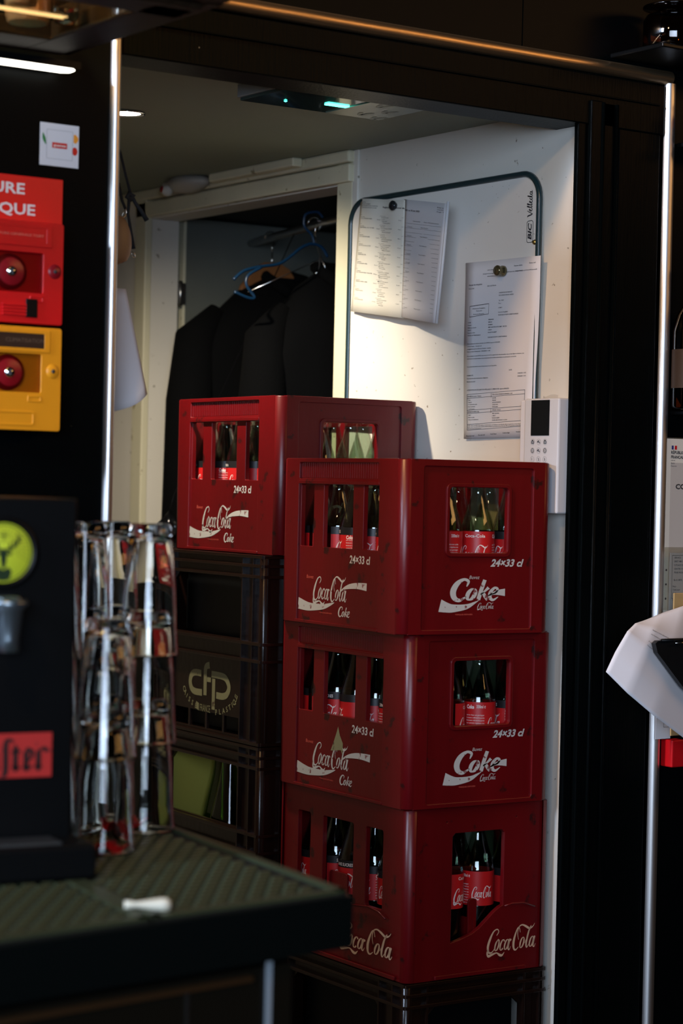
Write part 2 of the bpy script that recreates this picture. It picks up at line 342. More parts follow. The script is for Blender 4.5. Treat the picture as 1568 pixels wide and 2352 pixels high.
MB().box(.035, .145, -.07, .075, -.0025, -.0012).build('pictogram_panel', mat('pale_pictogram', (.16, .22, .19), .3), d)
k = MB()
for i, p in enumerate([(.06, -.05), (.078, .03), (.10, -.01), (.12, .05)]): k.stroke([(p[0], p[1], .006), (p[0]+.012, p[1]+.02, .012), (p[0]+.02, p[1]-.006, .008)], lambda a, b: V((a, b, -.0030)))
k.build('pictogram', mat('dark_green_pictogram', (.01, .06, .05), .4), d)
MB().box(-.01, .032, .0, .012, -.003, -.001).build('green_indicator', LEDG, d); MB().lathe([(0, -.0035), (.003, -.002)], 10, (-.075, .03, 0)).build('green_indicator', LEDG, d)
MB().box(.0, .035, -.083, -.080, .001, .006).build('white_indicator', LEDW, d)
d = empty('light_tube', (1.2, 2.79, 2.04), label='glowing white light tube on the black panel above the red sign', cat='light')
k = MB(); k.tube([(-.5, 0, 0), (.235, 0, 0), (.250, 0, 0), (.257, 0, 0)], [.0062, .0062, .0045, .001], 14); k.build('tube', LAMPE, d)
MB().box(-.5, .262, -.009, .029, .0068, .0105, .001).box(-.5, .262, -.0105, -.0085, .0005, .0105).box(-.5, .235, .012, .029, -.002, .010, .001).build('light_shield_housing', BLACKPL, d)  # black housing and lip added to keep tube light off the shelf
# ------------------------------------------------------------------ overhead back-bar shelf, upper left
d = empty('overhead_shelf', (1.3, 2.5, 2.055), label='dark wooden overhead bar shelf with a glass pane, upper left corner', cat='shelf')
k = MB(); O = V((1.3, 2.5, 2.055))
def bx(mb, x0, x1, y0, y1, z0, z1, b=.002): mb.box(x0-O.x, x1-O.x, y0-O.y, y1-O.y, z0-O.z, z1-O.z, b)
bx(k, 1.365, 1.425, 2.40, 2.775, 2.055, 2.085); bx(k, .4, 1.365, 2.685, 2.775, 2.055, 2.085); bx(k, .4, 1.425, 2.385, 2.455, 2.055, 2.075)
k.build('frame', DWOOD, d)
k = MB(); bx(k, 1.425, 1.447, 2.37, 2.79, 2.060, 2.13); bx(k, .4, 1.447, 2.352, 2.385, 2.062, 2.22); k.build('outer_rail', DWOOD, d)
k = MB(); bx(k, .4, 1.368, 2.452, 2.69, 2.058, 2.063, 0); k.build('glass_pane', PANE, d)
k = MB(); bx(k, .9, 1.325, 2.560, 2.5625, 2.0635, 2.065, 0); bx(k, .9, 1.325, 2.571, 2.5735, 2.0635, 2.066, 0); k.build('led_strip', ORSTRIP, d, label='warm glowing light strip')
def decanter(loc, r, h, name, label, m):
    k = MB(); k.lathe([(0, 0), (r*.9, 0), (r, .01), (r, h*.5), (r*.85, h*.62), (r*.35, h*.72), (r*.3, h), (r*.36, h), (r*.36, h+.006), (r*.25, h+.006), (r*.25, h*.72), (r*.8, h*.55), (r*.92, h*.45), (r*.92, .016), (0, .012)], 12, smooth=False)
    return k.build(name, m, label=label, cat='glassware', group=None)
AMB = mat('amber_crystal', (.75, .36, .16), .2); AMB.node_tree.nodes['Principled BSDF'].inputs['Transmission Weight'].default_value = .35
for i, (x, y, r, h, lab) in enumerate([(1.300, 2.625, .030, .17, 'faceted amber glass decanter at the shelf end nearest the brass trim'), (1.338, 2.590, .018, .07, 'small cut glass tumbler beside the end decanter on the overhead shelf'), (1.245, 2.535, .022, .16, 'faceted amber glass decanter left of the end decanter, on the overhead shelf')]):
    o = decanter(0, r, h, 'decanter' if i != 1 else 'cut_glass_tumbler', lab, AMB if i != 1 else CLEARG); o.location = (x, y, 2.0635)
lamp('decanter_fill_light', 'AREA', (1.18, 2.60, 2.50), (1.24, 2.6, 2.05), 16, (1, .56, .22), shape='DISK', size=.12)  # unseen lamp added above the shelf to brighten the decanters
# ------------------------------------------------------------------ things on the left black panel
d = empty('sticker', (1.419, YF-.001, 1.905), label='white square sticker with fruit on the black panel above the red sign', cat='sticker')
MB().box(0, .062, -.0008, .0008, 0, .061).build('sheet', PAPER, d)
f = lambda u, v, w=0: V((u, -.0012-w, v))
MB().plate(rrect(.010, .052, .010, .052, .001), [rrect(.0105, .0515, .0105, .0515, .001)], .0002, f, 0).build('printed_border', mat('pale_grey_line', (.4, .4, .4), .6), d)
MB().poly([(.019, .026), (.043, .026), (.043, .034), (.019, .034)], f).build('red_badge', ESCRED, d)
MB().text('guanaa', .021, .0285, .0036, lambda u, v: V((u, -.0016, v)), width=.020, bold=.02).build('lettering', WHITEL, d)
MB().stroke([(.004, .046, .001), (.006, .038, .005), (.009, .030, .001)], f).build('leaf', mat('leaf_green', (.03, .22, .05), .6), d)
k = MB(); k.stroke([(.0545, .048, .003), (.057, .042, .008), (.055, .036, .004)], f); k.build('orange_slice', mat('orange_print', (.9, .35, .03), .6), d)
MB().poly([(.0555+.0045*math.cos(t*.5), .024+.006*math.sin(t*.5)) for t in range(13)], f).build('red_fruit', ESCRED, d)
d = empty('red_sign', (1.30, YF, 1.815), label='glossy red sign plate with two white words above the red switch box', cat='sign')
MB().box(-.2, .153, -.010, 0, 0, .070, .001).build('plate', SIGNR, d)
f = lambda u, v: V((u, -.0106, v))
k = MB(); k.text('COUPURE', .092, .044, .0150, f, bold=.022, align='RIGHT', width=.130); k.text('ÉLECTRIQUE', .109, .015, .0150, f, bold=.022, align='RIGHT', width=.160); k.build('lettering', WHITEL, d)
def switch(z0, z1, m, name, label, text, red):
    d = empty(name, (1.345, YF, z0), label=label, cat='switch'); h = z1-z0; F = lambda u, v, w=0: V((u, -.042-w, v))
    MB().box(-.06, .0935, -.034, 0, 0, h, .003).build('back_box', m, d)
    wz0, wz1 = (.052, .108) if not red else (.042, .100)
    k = MB(); k.plate(rrect(-.06, .0935, 0, h, .003), [rrect(-.05, .0635, wz0, wz1, .003)], .008, lambda u, v, w=0: V((u, -.038-w, v)))
    k.plate(rrect(-.05, .075, h-.034, h-.004, .001), [rrect(-.046, .067, h-.030, h-.008, .001)], .003, F)
    if red:
        for i in range(4): k.box(.0, .045, -.0445, -.042, .010+i*.0045, .0125+i*.0045)
    else:
        k.plate(rrect(-.05, .053, .006, .026, .004), [rrect(-.048, .051, .008, .024, .003)], .001, F)
    k.plate(rrect(.043, .063, wz0-.012, wz0-.004, .001), [rrect(.044, .062, wz0-.011, wz0-.005, .001)], .0015, F)
    k.build('cover', m, d)
    MB().box(-.048, .0618, -.0300, -.026, wz0, wz1).build('inner_plate', ESCRED if red else m, d)
    kb = MB().lathe([(0, .004), (.018, .004), (.0245, .001), (.0265, -.006), (.0265, -.01)], 36, (.014, -.037, (wz0+wz1)/2), 'Y').build('round_knob', DRED, d)
    k = MB(); k.lathe([(0, .003), (.006, .003), (.0075, 0)], 20, (.014, -.0415, (wz0+wz1)/2), 'Y'); k.build('key_cylinder', CHROME, kb)
    MB().box(.0132, .0148, -.0462, -.0445, (wz0+wz1)/2-.004, (wz0+wz1)/2+.004).build('keyhole', INK, kb)
    MB().box(-.049, .0628, -.0405, -.0400, wz0, wz1).build('clear_window', thin_glass('clear_cover_'+name, (.8, .75, .72), 1.4, .05), d)
    MB().lathe([(0, .0015), (.009, .0015), (.0105, 0)], 28, (.081, -.042, (wz0+wz1)/2+.004), 'Y').build('round_lock', DRED if red else m, d)
    MB().lathe([(0, .0022), (.0028, .0022), (.003, 0)], 14, (.081, -.042, (wz0+wz1)/2+.004), 'Y').build('lock_hole', INK, d)
    MB().box(-.0455, .0665, -.0432, -.0420, h-.0295, h-.0085).build('name_plate', ESCRED if red else mat('black_brown_plate', (.03, .012, .006), .5), d)
    MB().text(text, .062 if red else .066, h-.0205 if red else h-.0215, .0032 if red else .0058, lambda u, v: V((u, -.0436, v)), width=.085 if red else .060, align='RIGHT').build('lettering', mat('faint_'+name, (.72, .20, .14) if red else (.13, .08, .05), .5), d)
    if red: MB().box(.036, .054, -.0446, -.0420, .008, .034, .001).build('black_button', BLACKPL, d)
switch(1.674, 1.8165, ESCRED, 'emergency_switch', 'red wall switch box with a round keyed knob, under the red sign', 'COUPURE GÉNÉRALE TGBT', True)
switch(1.5235, 1.668, ESCYEL, 'climate_switch', 'orange-yellow wall switch box with a red knob, under the red switch box', 'CLIMATISATION', False)
# ------------------------------------------------------------------ whiteboard and papers on the right wall of the alcove
d = empty('whiteboard', (XW, 3.21, 1.6), label='white magnetic board with rounded dark frame on the alcove side wall', cat='whiteboard')
b0, b1, bz0, bz1 = 2.928, 3.500, 1.47, 2.009
f = lambda u, v, w=0: V((-w, -(u-.0), v))        # u runs towards the opening
U = lambda y: 3.21-y
MB().plate(rrect(U(b1), U(b0), bz0-1.6, bz1-1.6, .045, 8), [], .008, lambda u, v, w=0: V((-.006-w, -u, v)), .0004).build('panel', BOARD, d)
pts = [V((-.010, -u, v)) for u, v in rrect(U(b1), U(b0), bz0-1.6, bz1-1.6, .045, 8)]
MB().tube(pts, .0058, 10, closed=True).build('frame', FRAMEG, d)
# maker's mark, reading upwards
f = lambda u, v, w=0: V((-.0108, -(U(2.953)+.004)-(-v), 1.886-1.6+u)) if False else V((-.0108, -(U(2.9465)) + v, 1.889-1.6+u))
k = MB(); k.text('BIC', .003, .001, .0095, f, width=.030, bold=.035, shear=.25)
k.plate(rrect(-.002, .037, -.0035, .0140, .005), [rrect(-.001, .036, -.0026, .0131, .0042)], .0001, f, 0)
def velleda(a, b): return f(.043+a*.0052, b*.0052)
for s_ in ([(0, 2.3, .2), (.4, 2.2, .45), (.7, .6, .4), (1.0, 0, .3), (1.6, 1.4, .25), (2.2, 2.6, .2)],
           [(2.0, .8, .2), (2.6, 1.1, .25), (2.6, 1.6, .3), (2.1, 1.2, .35), (2.1, .3, .35), (2.6, .1, .3), (3.1, .6, .15)],
           [(3.1, .6, .15), (3.8, 2.4, .25), (3.6, 2.6, .3), (3.3, 1.2, .35), (3.4, .1, .3), (3.9, .6, .15)],
           [(3.9, .6, .15), (4.6, 2.4, .25), (4.4, 2.6, .3), (4.1, 1.2, .35), (4.2, .1, .3), (4.7, .7, .15)],
           [(4.7, .8, .2), (5.3, 1.1, .25), (5.3, 1.6, .3), (4.9, 1.2, .35), (4.9, .3, .35), (5.4, .1, .3), (5.9, .5, .15)],
           [(6.6, 1.3, .25), (6.1, 1.3, .3), (5.9, .5, .35), (6.3, .1, .3), (6.7, .8, .2), (7.2, 2.6, .35), (6.9, .6, .35), (7.1, .1, .25), (7.5, .5, .15)],
           [(8.3, 1.3, .25), (7.8, 1.3, .3), (7.6, .5, .35), (8.0, .1, .3), (8.4, .8, .2), (8.5, 1.3, .35), (8.4, .4, .35), (8.6, .1, .25), (9.0, .5, .15)]): k.stroke(s_, velleda)
k.build('lettering', INK, d)
MB().lathe([(0, .003), (.003, .003), (.0048, 0)], 16, (-.0105, 2.9385-3.21, 1.887-1.6), 'X').build('screw', mat('brass_screw', (.6, .45, .15), .3, metal=1), d)
def magnet(name, px, py, X, label, m):
    p = at(px, py, X=X); d = empty(name, p, label=label, cat='magnet', group=None)
    MB().lathe([(0, .012), (.0075, .0115), (.0095, .009), (.009, .0055), (.0065, .004), (.0065, .001), (.0095, -.002), (.0095, -.006), (0, -.006)], 24, axis='X').build('body', m, d)
DKM = mat('dark_glossy_magnet', (.03, .035, .04), .12, metal=.6); GOLDM = mat('bronze_glossy_magnet', (.20, .17, .09), .15, metal=.8)
magnet('round_magnet', 909, 473, 2.424, 'dark round magnet pinning the stapled sheets to the whiteboard', DKM)
magnet('round_magnet', 1150, 622, 2.424, 'bronze round magnet pinning the single letter to the whiteboard', GOLDM)
# paper packet: left cover page and sheets bulging away from the board
d = empty('stapled_sheets', (XW, 3.3, 1.9), label='stapled printed sheets pinned at the upper left of the whiteboard', cat='paper')
D0 = V((XW, 3.3, 1.9)); A = lambda px, py, X: at(px, py, X=X)-D0
fl = quadmap(A(806, 715, 2.432), A(926, 731, 2.418), A(933, 460, 2.424), A(829, 456, 2.436), 0, lambda u, v: .003*math.sin(u*9)*math.sin(math.pi*u)+.004*math.sin(u*math.pi))
frr = quadmap(A(922, 728, 2.420), A(1002, 743, 2.378), A(1030, 468, 2.382), A(930, 458, 2.426), 0, lambda u, v: .006*math.sin(math.pi*u)*(1-v))
MB().grid(lambda u, v: fl(u, v), 16, 8).build('cover_page', PAPERW, d, solid=.0006)
MB().grid(lambda u, v: frr(u, v), 12, 8).build('inner_pages', PAPER, d, solid=.003)
MB().tube([frr(1, 0)+V((.0, 0, 0)), frr(1, .5), frr(1, 1.0)+V((-.001, 0, .004))], .0028, 10).build('spine_bar', GREYP, d)
k = MB(); tf = lambda off, F: (lambda a, b: F(a, b, off))
T1, T2 = tf(.0012, fl), tf(.0028, frr)
rnd = random.Random(3); NM = ['Suresnes', 'Contrat CDI', 'Employé', 'Place d\'Italie', 'Serveur', 'Commis', 'Nationalité', 'Temps plein', 'Barman', 'Cuisine']
for i, t in enumerate(['SARL', 'PLACE D\'ALBERT', 'RESTAURATION RAPIDE', '78180 MONTIGNY LE BX']): k.text(t, .06, .965-i*.016, .0085, T1, width=[.1, .22, .36, .34][i])
k.text('Registre du personnel du', .52, .925, .014, T1, width=.46, bold=.02)
for r_ in range(10):
    y = .84-r_*.079
    k.poly([(.04, y+.018), (.97, y+.008), (.97, y+.0095), (.04, y+.0195)], T1)
    k.text(rnd.choice(NM), .06, y-.004, .008, T1, width=.1); k.text(rnd.choice(NM).upper(), .06, y-.018, .008, T1, width=rnd.uniform(.18, .34))
    for j in range(4):
        k.text(rnd.choice(NM), .50+.02*j*(rnd.random()), y-.002-j*.0155, .0075, T1, width=rnd.uniform(.08, .26))
    k.text(rnd.choice(NM)[:4], .42, y-.022, .0075, T1, width=.06); k.text(rnd.choice(NM)[:3], .88, y-.018, .007, T1, width=.05)
k.build('printing', INK, d)
k = MB(); k.text('2021 au 30 juin 2023', .03, .905, .013, T2, width=.36, bold=.02)
for i, t in enumerate(['Édité le', '12/06/2023', 'Page 1']): k.text(t, .93, .955-i*.018, .009, T2, width=.14, align='RIGHT')
for r_ in range(20):
    y = .80-r_*.038; k.poly([(.05, y), (.92, y), (.92, y+.0016), (.05, y+.0016)], T2)
    if r_ % 2: k.text('Français', .12, y+.008, .008, T2, width=.12); k.text('Petit Emploi', .46, y+.010, .008, T2, width=.17)
k.text('Nationalité', .25, .82, .009, T2, width=.18); k.text('Date d\'Établissement', .52, .82, .009, T2, width=.34)
k.build('printing', mat('grey_ink', (.10, .10, .12), .7), d)
# single letter
d = empty('printed_letter', (XW, 3.03, 1.7), label='single printed letter pinned at the right of the whiteboard', cat='paper')
D0 = V((XW, 3.03, 1.7))
fp = quadmap(A(1065, 1008, 2.436), A(1222, 1003, 2.436), A(1243, 587, 2.432), A(1067, 604, 2.430), 0, lambda u, v: .0025*math.sin(v*5+u*2)*v)
MB().grid(lambda u, v: fp(u, v), 8, 14).build('sheet', PAPER, d, solid=.0005)
T = lambda a, b: fp(a, b, .0008)
k = MB()
def ln(t, x, y, w_, s_=.0065, b_=.012): k.text(t, x, y, s_, T, width=w_, bold=b_)
ln('Lettre d\'information', .30, .945, .13); ln('Espaces dédiés', .66, .955, .11); ln('Écrire mail', .86, .962, .08)
ln('(https://www.service.fr/portail/fr/accueil/espaces) (https://www.service.fr/fr/accueil)', .24, .925, .72, .0062, .01); ln('information.html)', .30, .910, .14); ln('dédiés.html)', .68, .925, .09)
ln('Accusé de réception', .05, .868, .18, .008, .02); ln('Notre Réf :', .05, .848, .08); ln('4881162770518', .30, .855, .12)
ln('URSSAF ILE DE FRANCE', .46, .812, .18); ln('93518 MONTREUIL CEDEX', .46, .797, .20); ln('Tél : 3957', .46, .768, .07); ln('Fax :', .46, .753, .04); ln('S M F', .46, .728, .05)
ln('PLACE D\'ALBERT', .46, .702, .13); ln('78180 MONTIGNY LE BRETONNEUX', .46, .687, .27)
k.plate([(.07, .688), (.33, .700), (.33, .760), (.07, .752)], [[(.073, .691), (.327, .702), (.327, .757), (.073, .749)]], .0001, lambda u, v, w=0: T(u, v), 0)
ln('Déclaration Préalable à', .11, .733, .17); ln('l\'Embauche', .16, .719, .08); ln('Accusé de Réception', .12, .701, .15)
for i, (a_, b_) in enumerate([('NOM', 'PRENOM NOM'), ('Prénom', 'EMPLOI'), ('Référence dossier', 'NUMERO'), ('SIRET', '48811627705 ATCOMF : 98 CH'), ('Raison sociale', 'S M F'), ('Adresse de l\'établissement', 'PLACE D\'ALBERT')]):
    ln(a_, .05, .655-i*.0145, [.04, .05, .12, .05, .10, .18][i]); ln(b_, .33, .665-i*.0145, [.07, .05, .06, .25, .05, .12][i], .0065, .02)
ln('78180 MONTIGNY LE BRETONNEUX', .33, .565, .26)
for i, (t, w_) in enumerate([('Nous avons pris bonne note de votre DPAE reçue le 25/06/2021', .45), ('concernant : l\'employé', .2), ('enregistrée sous la référence dossier : numéro', .33), ('Date et heure d\'embauche : 25/06/2021 11:00', .32)]): ln(t, .05, .535-i*.015, w_)
ln('En procédant à cette DPAE, vous avez permis l\'enregistrement des formalités dont la liste figure ci-dessous. Les', .05, .465, .78, .006); ln('informations communiquées seront transmises de manière automatique aux partenaires concernés.', .05, .450, .68, .006)
ln('Pour toute information, votre Urssaf reste à votre disposition.', .05, .405, .42, .006)
ln('DATE', .64, .375, .04); ln('FORMALITÉS', .05, .355, .09); ln('25/06/2021 11:03', .76, .355, .11); ln('Demande de visite d\'embauche obligatoire', .05, .338, .30); ln('25/06/2021 11:03', .76, .338, .11); ln('Médecine du travail', .05, .320, .12)
ln('ATTESTATION DE DÉCLARATION PRÉALABLE À L\'EMBAUCHE, reçue le 25/06/2021', .05, .272, .60, .007)
yy = [.250, .228, .160, .142, .080, .048]
for y in yy: k.poly([(.05, y), (.87, y+.012), (.87, y+.0138), (.05, y+.0018)], T)
for x in (.05, .868): k.poly([(x, .048+.012*(x > .5)), (x+.004, .048+.012*(x > .5)), (x+.004, .252+.012*(x > .5)), (x, .252+.012*(x > .5))], T)
k.poly([(.40, .228), (.404, .228), (.404, .253), (.40, .253)], T); k.poly([(.40, .142), (.404, .142), (.404, .165), (.40, .165)], T)
ln('SALARIÉ Réf dossier : Numéro', .06, .237, .20, .006, .02); ln('Date et heure d\'embauche 25/06/2021 11:00', .42, .243, .28, .006, .02); ln('INFORMATIONS EMPLOYEUR', .06, .149, .17, .006, .02); ln('APENAF : 98 CH', .42, .154, .12, .006, .02)
for i, (a_, b_) in enumerate([('Nom', 'NOM'), ('Prénom', 'PRENOM'), ('N° de sécurité sociale', '1870599999999'), ('Date de naissance', '27/07/1990'), ('Lieu de naissance', '99 ÉTRANGER')]): ln(a_, .07, .216-i*.0125, [.03, .05, .13, .10, .09][i], .0058); ln(b_, .42, .222-i*.0125, [.05, .05, .12, .08, .08][i], .0058)
for i, (a_, b_) in enumerate([('SIRET', '48811627705'), ('Raison sociale', 'S M F'), ('Adresse de l\'établissement', 'PLACE D\'ALBERT'), ('', '78180 MONTIGNY LE BX')]):
    if a_: ln(a_, .07, .130-i*.0125, [.04, .09, .15][i], .0058)
    ln(b_, .42, .135-i*.0125, [.10, .05, .11, .22][i], .0058)
for i in range(3): ln('Loi N° 78-17 du 6/01/1978 relative à l\'informatique, aux fichiers et aux libertés. Elle vous garantit un droit d\'accès', .06, .072-i*.009, [.78, .80, .2][i], .0055)
for t, x, w_ in (('Réseau des Urssaf', .04, .12), ('Nos sites web', .22, .10), ('Accès Direct', .40, .09), ('Crédit en ligne', .58, .10), ('Contacts', .77, .07)): ln(t, x, .012+x*.02, w_, .0062, .02)
k.build('printing', INK, d)
# alarm keypad
d = empty('alarm_keypad', (XW, 2.88, 1.415), label='white wall keypad with a dark screen at the edge of the whiteboard', cat='keypad')
kx = 2.41-XW
MB().box(kx, 0, -.052, .040, 0, .197, .003).build('housing', GREYP, d)
MB().box(kx+.006, .0, .040, .058, .002, .195, .002).build('side_cover', PAPER, d)
MB().box(kx-.0012, kx, -.028, .020, .133, .194, .0004).build('screen', SCREEN, d)
k = MB(); g = lambda u, v, w=0: V((kx-.0012-w, -u, v))
ks = []
for r_ in range(5):
    for c_ in range(3):
        cx, cy = -.0145+c_*.0165, .1225-r_*.0150; rr_ = .0052
        k.plate([(cx+rr_*math.cos(t*.5236), cy+rr_*math.sin(t*.5236)) for t in range(12)], [[(cx+(rr_-.0004)*math.cos(t*.5236), cy+(rr_-.0004)*math.sin(t*.5236)) for t in range(12)]], .0001, g, 0); ks.append((cx, cy, r_, c_))
k.build('button_rings', mat('grey_ring', (.35, .35, .37), .5), d)
k = MB()
for cx, cy, r_, c_ in ks:
    if r_ >= 2: k.text(str((r_-2)*3+c_+1), cx-.0012, cy-.002, .004, lambda a, b: g(a, b, .0002), bold=.02)
    elif (r_, c_) in ((0, 0), (0, 2)):
        k.plate([(cx-.003, cy-.003), (cx+.003, cy-.003), (cx+.003, cy+.001), (cx, cy+.0038), (cx-.003, cy+.001)], [rrect(cx-.002, cx+.002, cy-.002, cy+.001, .0004)], .0001, g, 0); k.text('1', cx-.0006, cy-.0015, .0022, lambda a, b: g(a, b, .0002), bold=.03)
    elif c_ == 1: k.stroke([(cx-.003, cy-.001, .001), (cx, cy+.002, .001), (cx+.001, cy-.002, .001), (cx+.003, cy-.001, .001)], g); k.poly([(cx-.004, cy), (cx-.002, cy+.002), (cx-.002, cy-.002)], g)
    else: k.stroke([(cx+.003*math.cos(t), cy+.0035*math.sin(t), .0009) for t in range(7)], g, closed=True); k.text('o', cx-.001, cy-.0012, .0022, lambda a, b: g(a, b, .0002), bold=.03)
k.build('button_symbols', INK, d)
d = props(MB().grid(lambda u, v: V((XW-.012-.006*math.sin(3*u), 2.903-.040*u, 1.606+.012*v-.002*math.sin(6*u))), 6, 2).build('adhesive_tape', thin_glass('clear_tape', (.85, .85, .85), 1.4, .15)), label='crumpled clear tape strip on top of the wall keypad', cat='tape')
# conduit and detector under the ceiling
d = empty('ceiling_detector', (XW, 4.09, 2.10), label='white motion detector with a reddish lens at the ceiling corner', cat='detector')
k = MB(); k.lathe([(0, .035), (.030, .033), (.052, .022), (.066, .004), (.070, -.012), (0, -.012)], 32, (-.045, -.02, .0), 'X'); 
for v in k.b.verts: v.co = V((v.co.x*1.0, v.co.y*1.0, v.co.z*.30+.0))
k.box(-.05, 0, .03, .085, -.012, .012, .004); k.build('housing', mat('detector_plastic', (.40, .38, .34), .5), d)
e = MB().lathe([(0, .014), (.008, .011), (.013, 0), (.011, -.008), (0, -.008)], 20, (-.072, .022, -.014), 'X').build('eye', WALLW, d)
MB().lathe([(0, .004), (.006, .002), (.008, -.002)], 16, (-.084, .025, -.012), 'X').build('lens', DRED, e, label='dark red lens')
props(MB().box(XW-.045, XW-.021, 3.66, 3.985, 2.094, 2.112, .003).build('cable_duct', CREAM), label='white cable duct running from the ceiling detector', cat='cable duct')
# ------------------------------------------------------------------ things hanging on the alcove's left wall
d = empty('hanging_pouch', (1.56, 2.97, 1.80), label='tan leather pouch with black cord hanging behind the left metal trim', cat='bag')
D0 = V((1.56, 2.97, 1.80)); B = lambda px, py, Y=2.97: at(px, py, Y=Y)-D0
k = MB()
def pouch(u, v):
    w_ = [.72, .90, 1.0, 1.02, .95, .6][min(5, int(v*5.001))] if False else (1-.28*abs(2*v-1)**2.5)
    t = 2*math.pi*u; c_ = B(272+8*v, 608-v*112); c_.x -= .006
    sv = math.sin(math.pi*min(max(v, .0), 1))**.35 if v not in (0, 1) else .15
    return c_+V((.0265*math.cos(t)*sv*(1.15-.45*v), .017*math.sin(t)*sv, 0))
k.grid(pouch, 20, 12); k.build('pouch_body', LEATHER, d)
k = MB(); k.tube([V((-.0, 0, .155)), B(268, 330), B(276, 350), B(288, 400), B(300, 446)], .0022); k.tube([B(300, 446), B(312, 468), B(324, 484), B(337, 506)], [.0034, .003, .0034, .0042])
k.tube([B(297, 452), B(294, 490), B(300, 530), B(306, 572)], [.003, .0022, .0026, .0036]); k.tube([B(272, 420), B(280, 460), B(288, 480)], .0024)
k.tube([B(296, 444), B(306, 450), B(300, 458), B(292, 452)], .0042, closed=True); k.build('cord', CORD, d)
k = MB(); k.tube([B(288, 480), B(291, 488), B(288, 496), B(283, 500), B(281, 494), B(284, 486)], .0008, closed=True); k.tube([B(304, 578), B(310, 584), B(311, 590), B(306, 592), B(302, 584)], .0008, closed=True); k.build('ring', CHROME, d)
MB().tube([(-.006, .0, .155), (.01, 0, .155), (.012, 0, .162)], .003).build('wall_hook', STEEL, d)
d = empty('hanging_sheet', (1.555, 2.93, 1.56), label='lilac-white sheet of paper curling out behind the left metal trim', cat='paper')
D0 = V((1.555, 2.93, 1.56)); B = lambda px, py, Y=2.93: at(px, py, Y=Y)-D0
c00, c10, c11, c01 = V((.001, .04, -.005)), B(338, 905, 2.90), B(289, 664, 2.95), V((.001, .05, .195))
mid = B(272, 941, 2.91)
f = lambda u, v: ((c00*(1-u)**2+(mid+(mid-(c00+c10)/2))*2*u*(1-u)+c10*u*u) if True else 0)*(1-v)+((c01*(1-u)+c11*u))*v+V((0, -.010*math.sin(math.pi*u)*(1-v), 0))
MB().grid(f, 14, 12).build('sheet', PAPER, d, solid=.0005)
# ------------------------------------------------------------------ closet: hangers and coats
def hook(k, x, y, z, top, r=.0016, sgn=1):
    pts = [(x, y, z)]+[(x+sgn*.0*1, y, z+.02)]
    for t in range(0, 9): a = math.radians(-60+t*30); pts.append((x+.016*math.cos(a)*sgn-.004*sgn, y, top-.016+.016*math.sin(a)))
    k.tube(pts, r, 6)
def coat(name, x, y, zn, hw, label, drop, bulge):
    d = empty(name, (x, y, zn-1.0), label=label, cat='coat')
    k = MB()
    def sec(t, v):   # v 0 top..1 bottom
        q = v**.5; wid = .045+(hw-.045)*min(1, (v/.20)**.62)+.03*v; dep = .025+bulge*min(1, v/.12)
        z = zn-.012-(v*drop)-(.0 if v > .2 else 0)
        a = 2*math.pi*t; fo = 1+.10*math.sin(a*7+v*3)*min(1, v*2)
        return V((wid*math.copysign(abs(math.cos(a))**.7, math.cos(a)), dep*math.sin(a)*fo, z-(zn-1.0)))
    k.grid(lambda t, v: sec(t, v), 40, 26); k.build('body', COAT, d)
    for s_ in (-1, 1):
        k = MB(); k.tube([(s_*(hw*.70), .0, .905), (s_*(hw*.93), .0, .84), (s_*(hw*1.03), -.02, .70), (s_*(hw*1.06), -.02, .42), (s_*(hw*1.04), -.02, .22)], [.020, .046, .052, .05, .045], 14); k.build('sleeve', COAT, d)
    k = MB(); k.tube([(-.05, -.02, .985), (-.03, -.045, .965), (0, -.055, .945), (.03, -.045, .965), (.05, -.02, .985), (.03, .03, 1.0), (-.03, .03, 1.0)], .014, 8, closed=True); k.build('collar', COAT, d)
coat('black_coat', 2.715, 4.17, 1.935, .240, 'long black coat on the wooden hanger, deeper in the closet', .95, .05)
coat('dark_coat', 2.665, 3.88, 1.925, .185, 'black coat on the wire hanger, nearest the closet jamb', .95, .055)
RZ = 2.016
props(MB().tube([(2.54, 3.47, RZ), (2.72, 4.31, RZ)], .009, 12).build('hanger_rail', STEEL), label='dark metal clothes rail under the closet ceiling', cat='clothes rail')
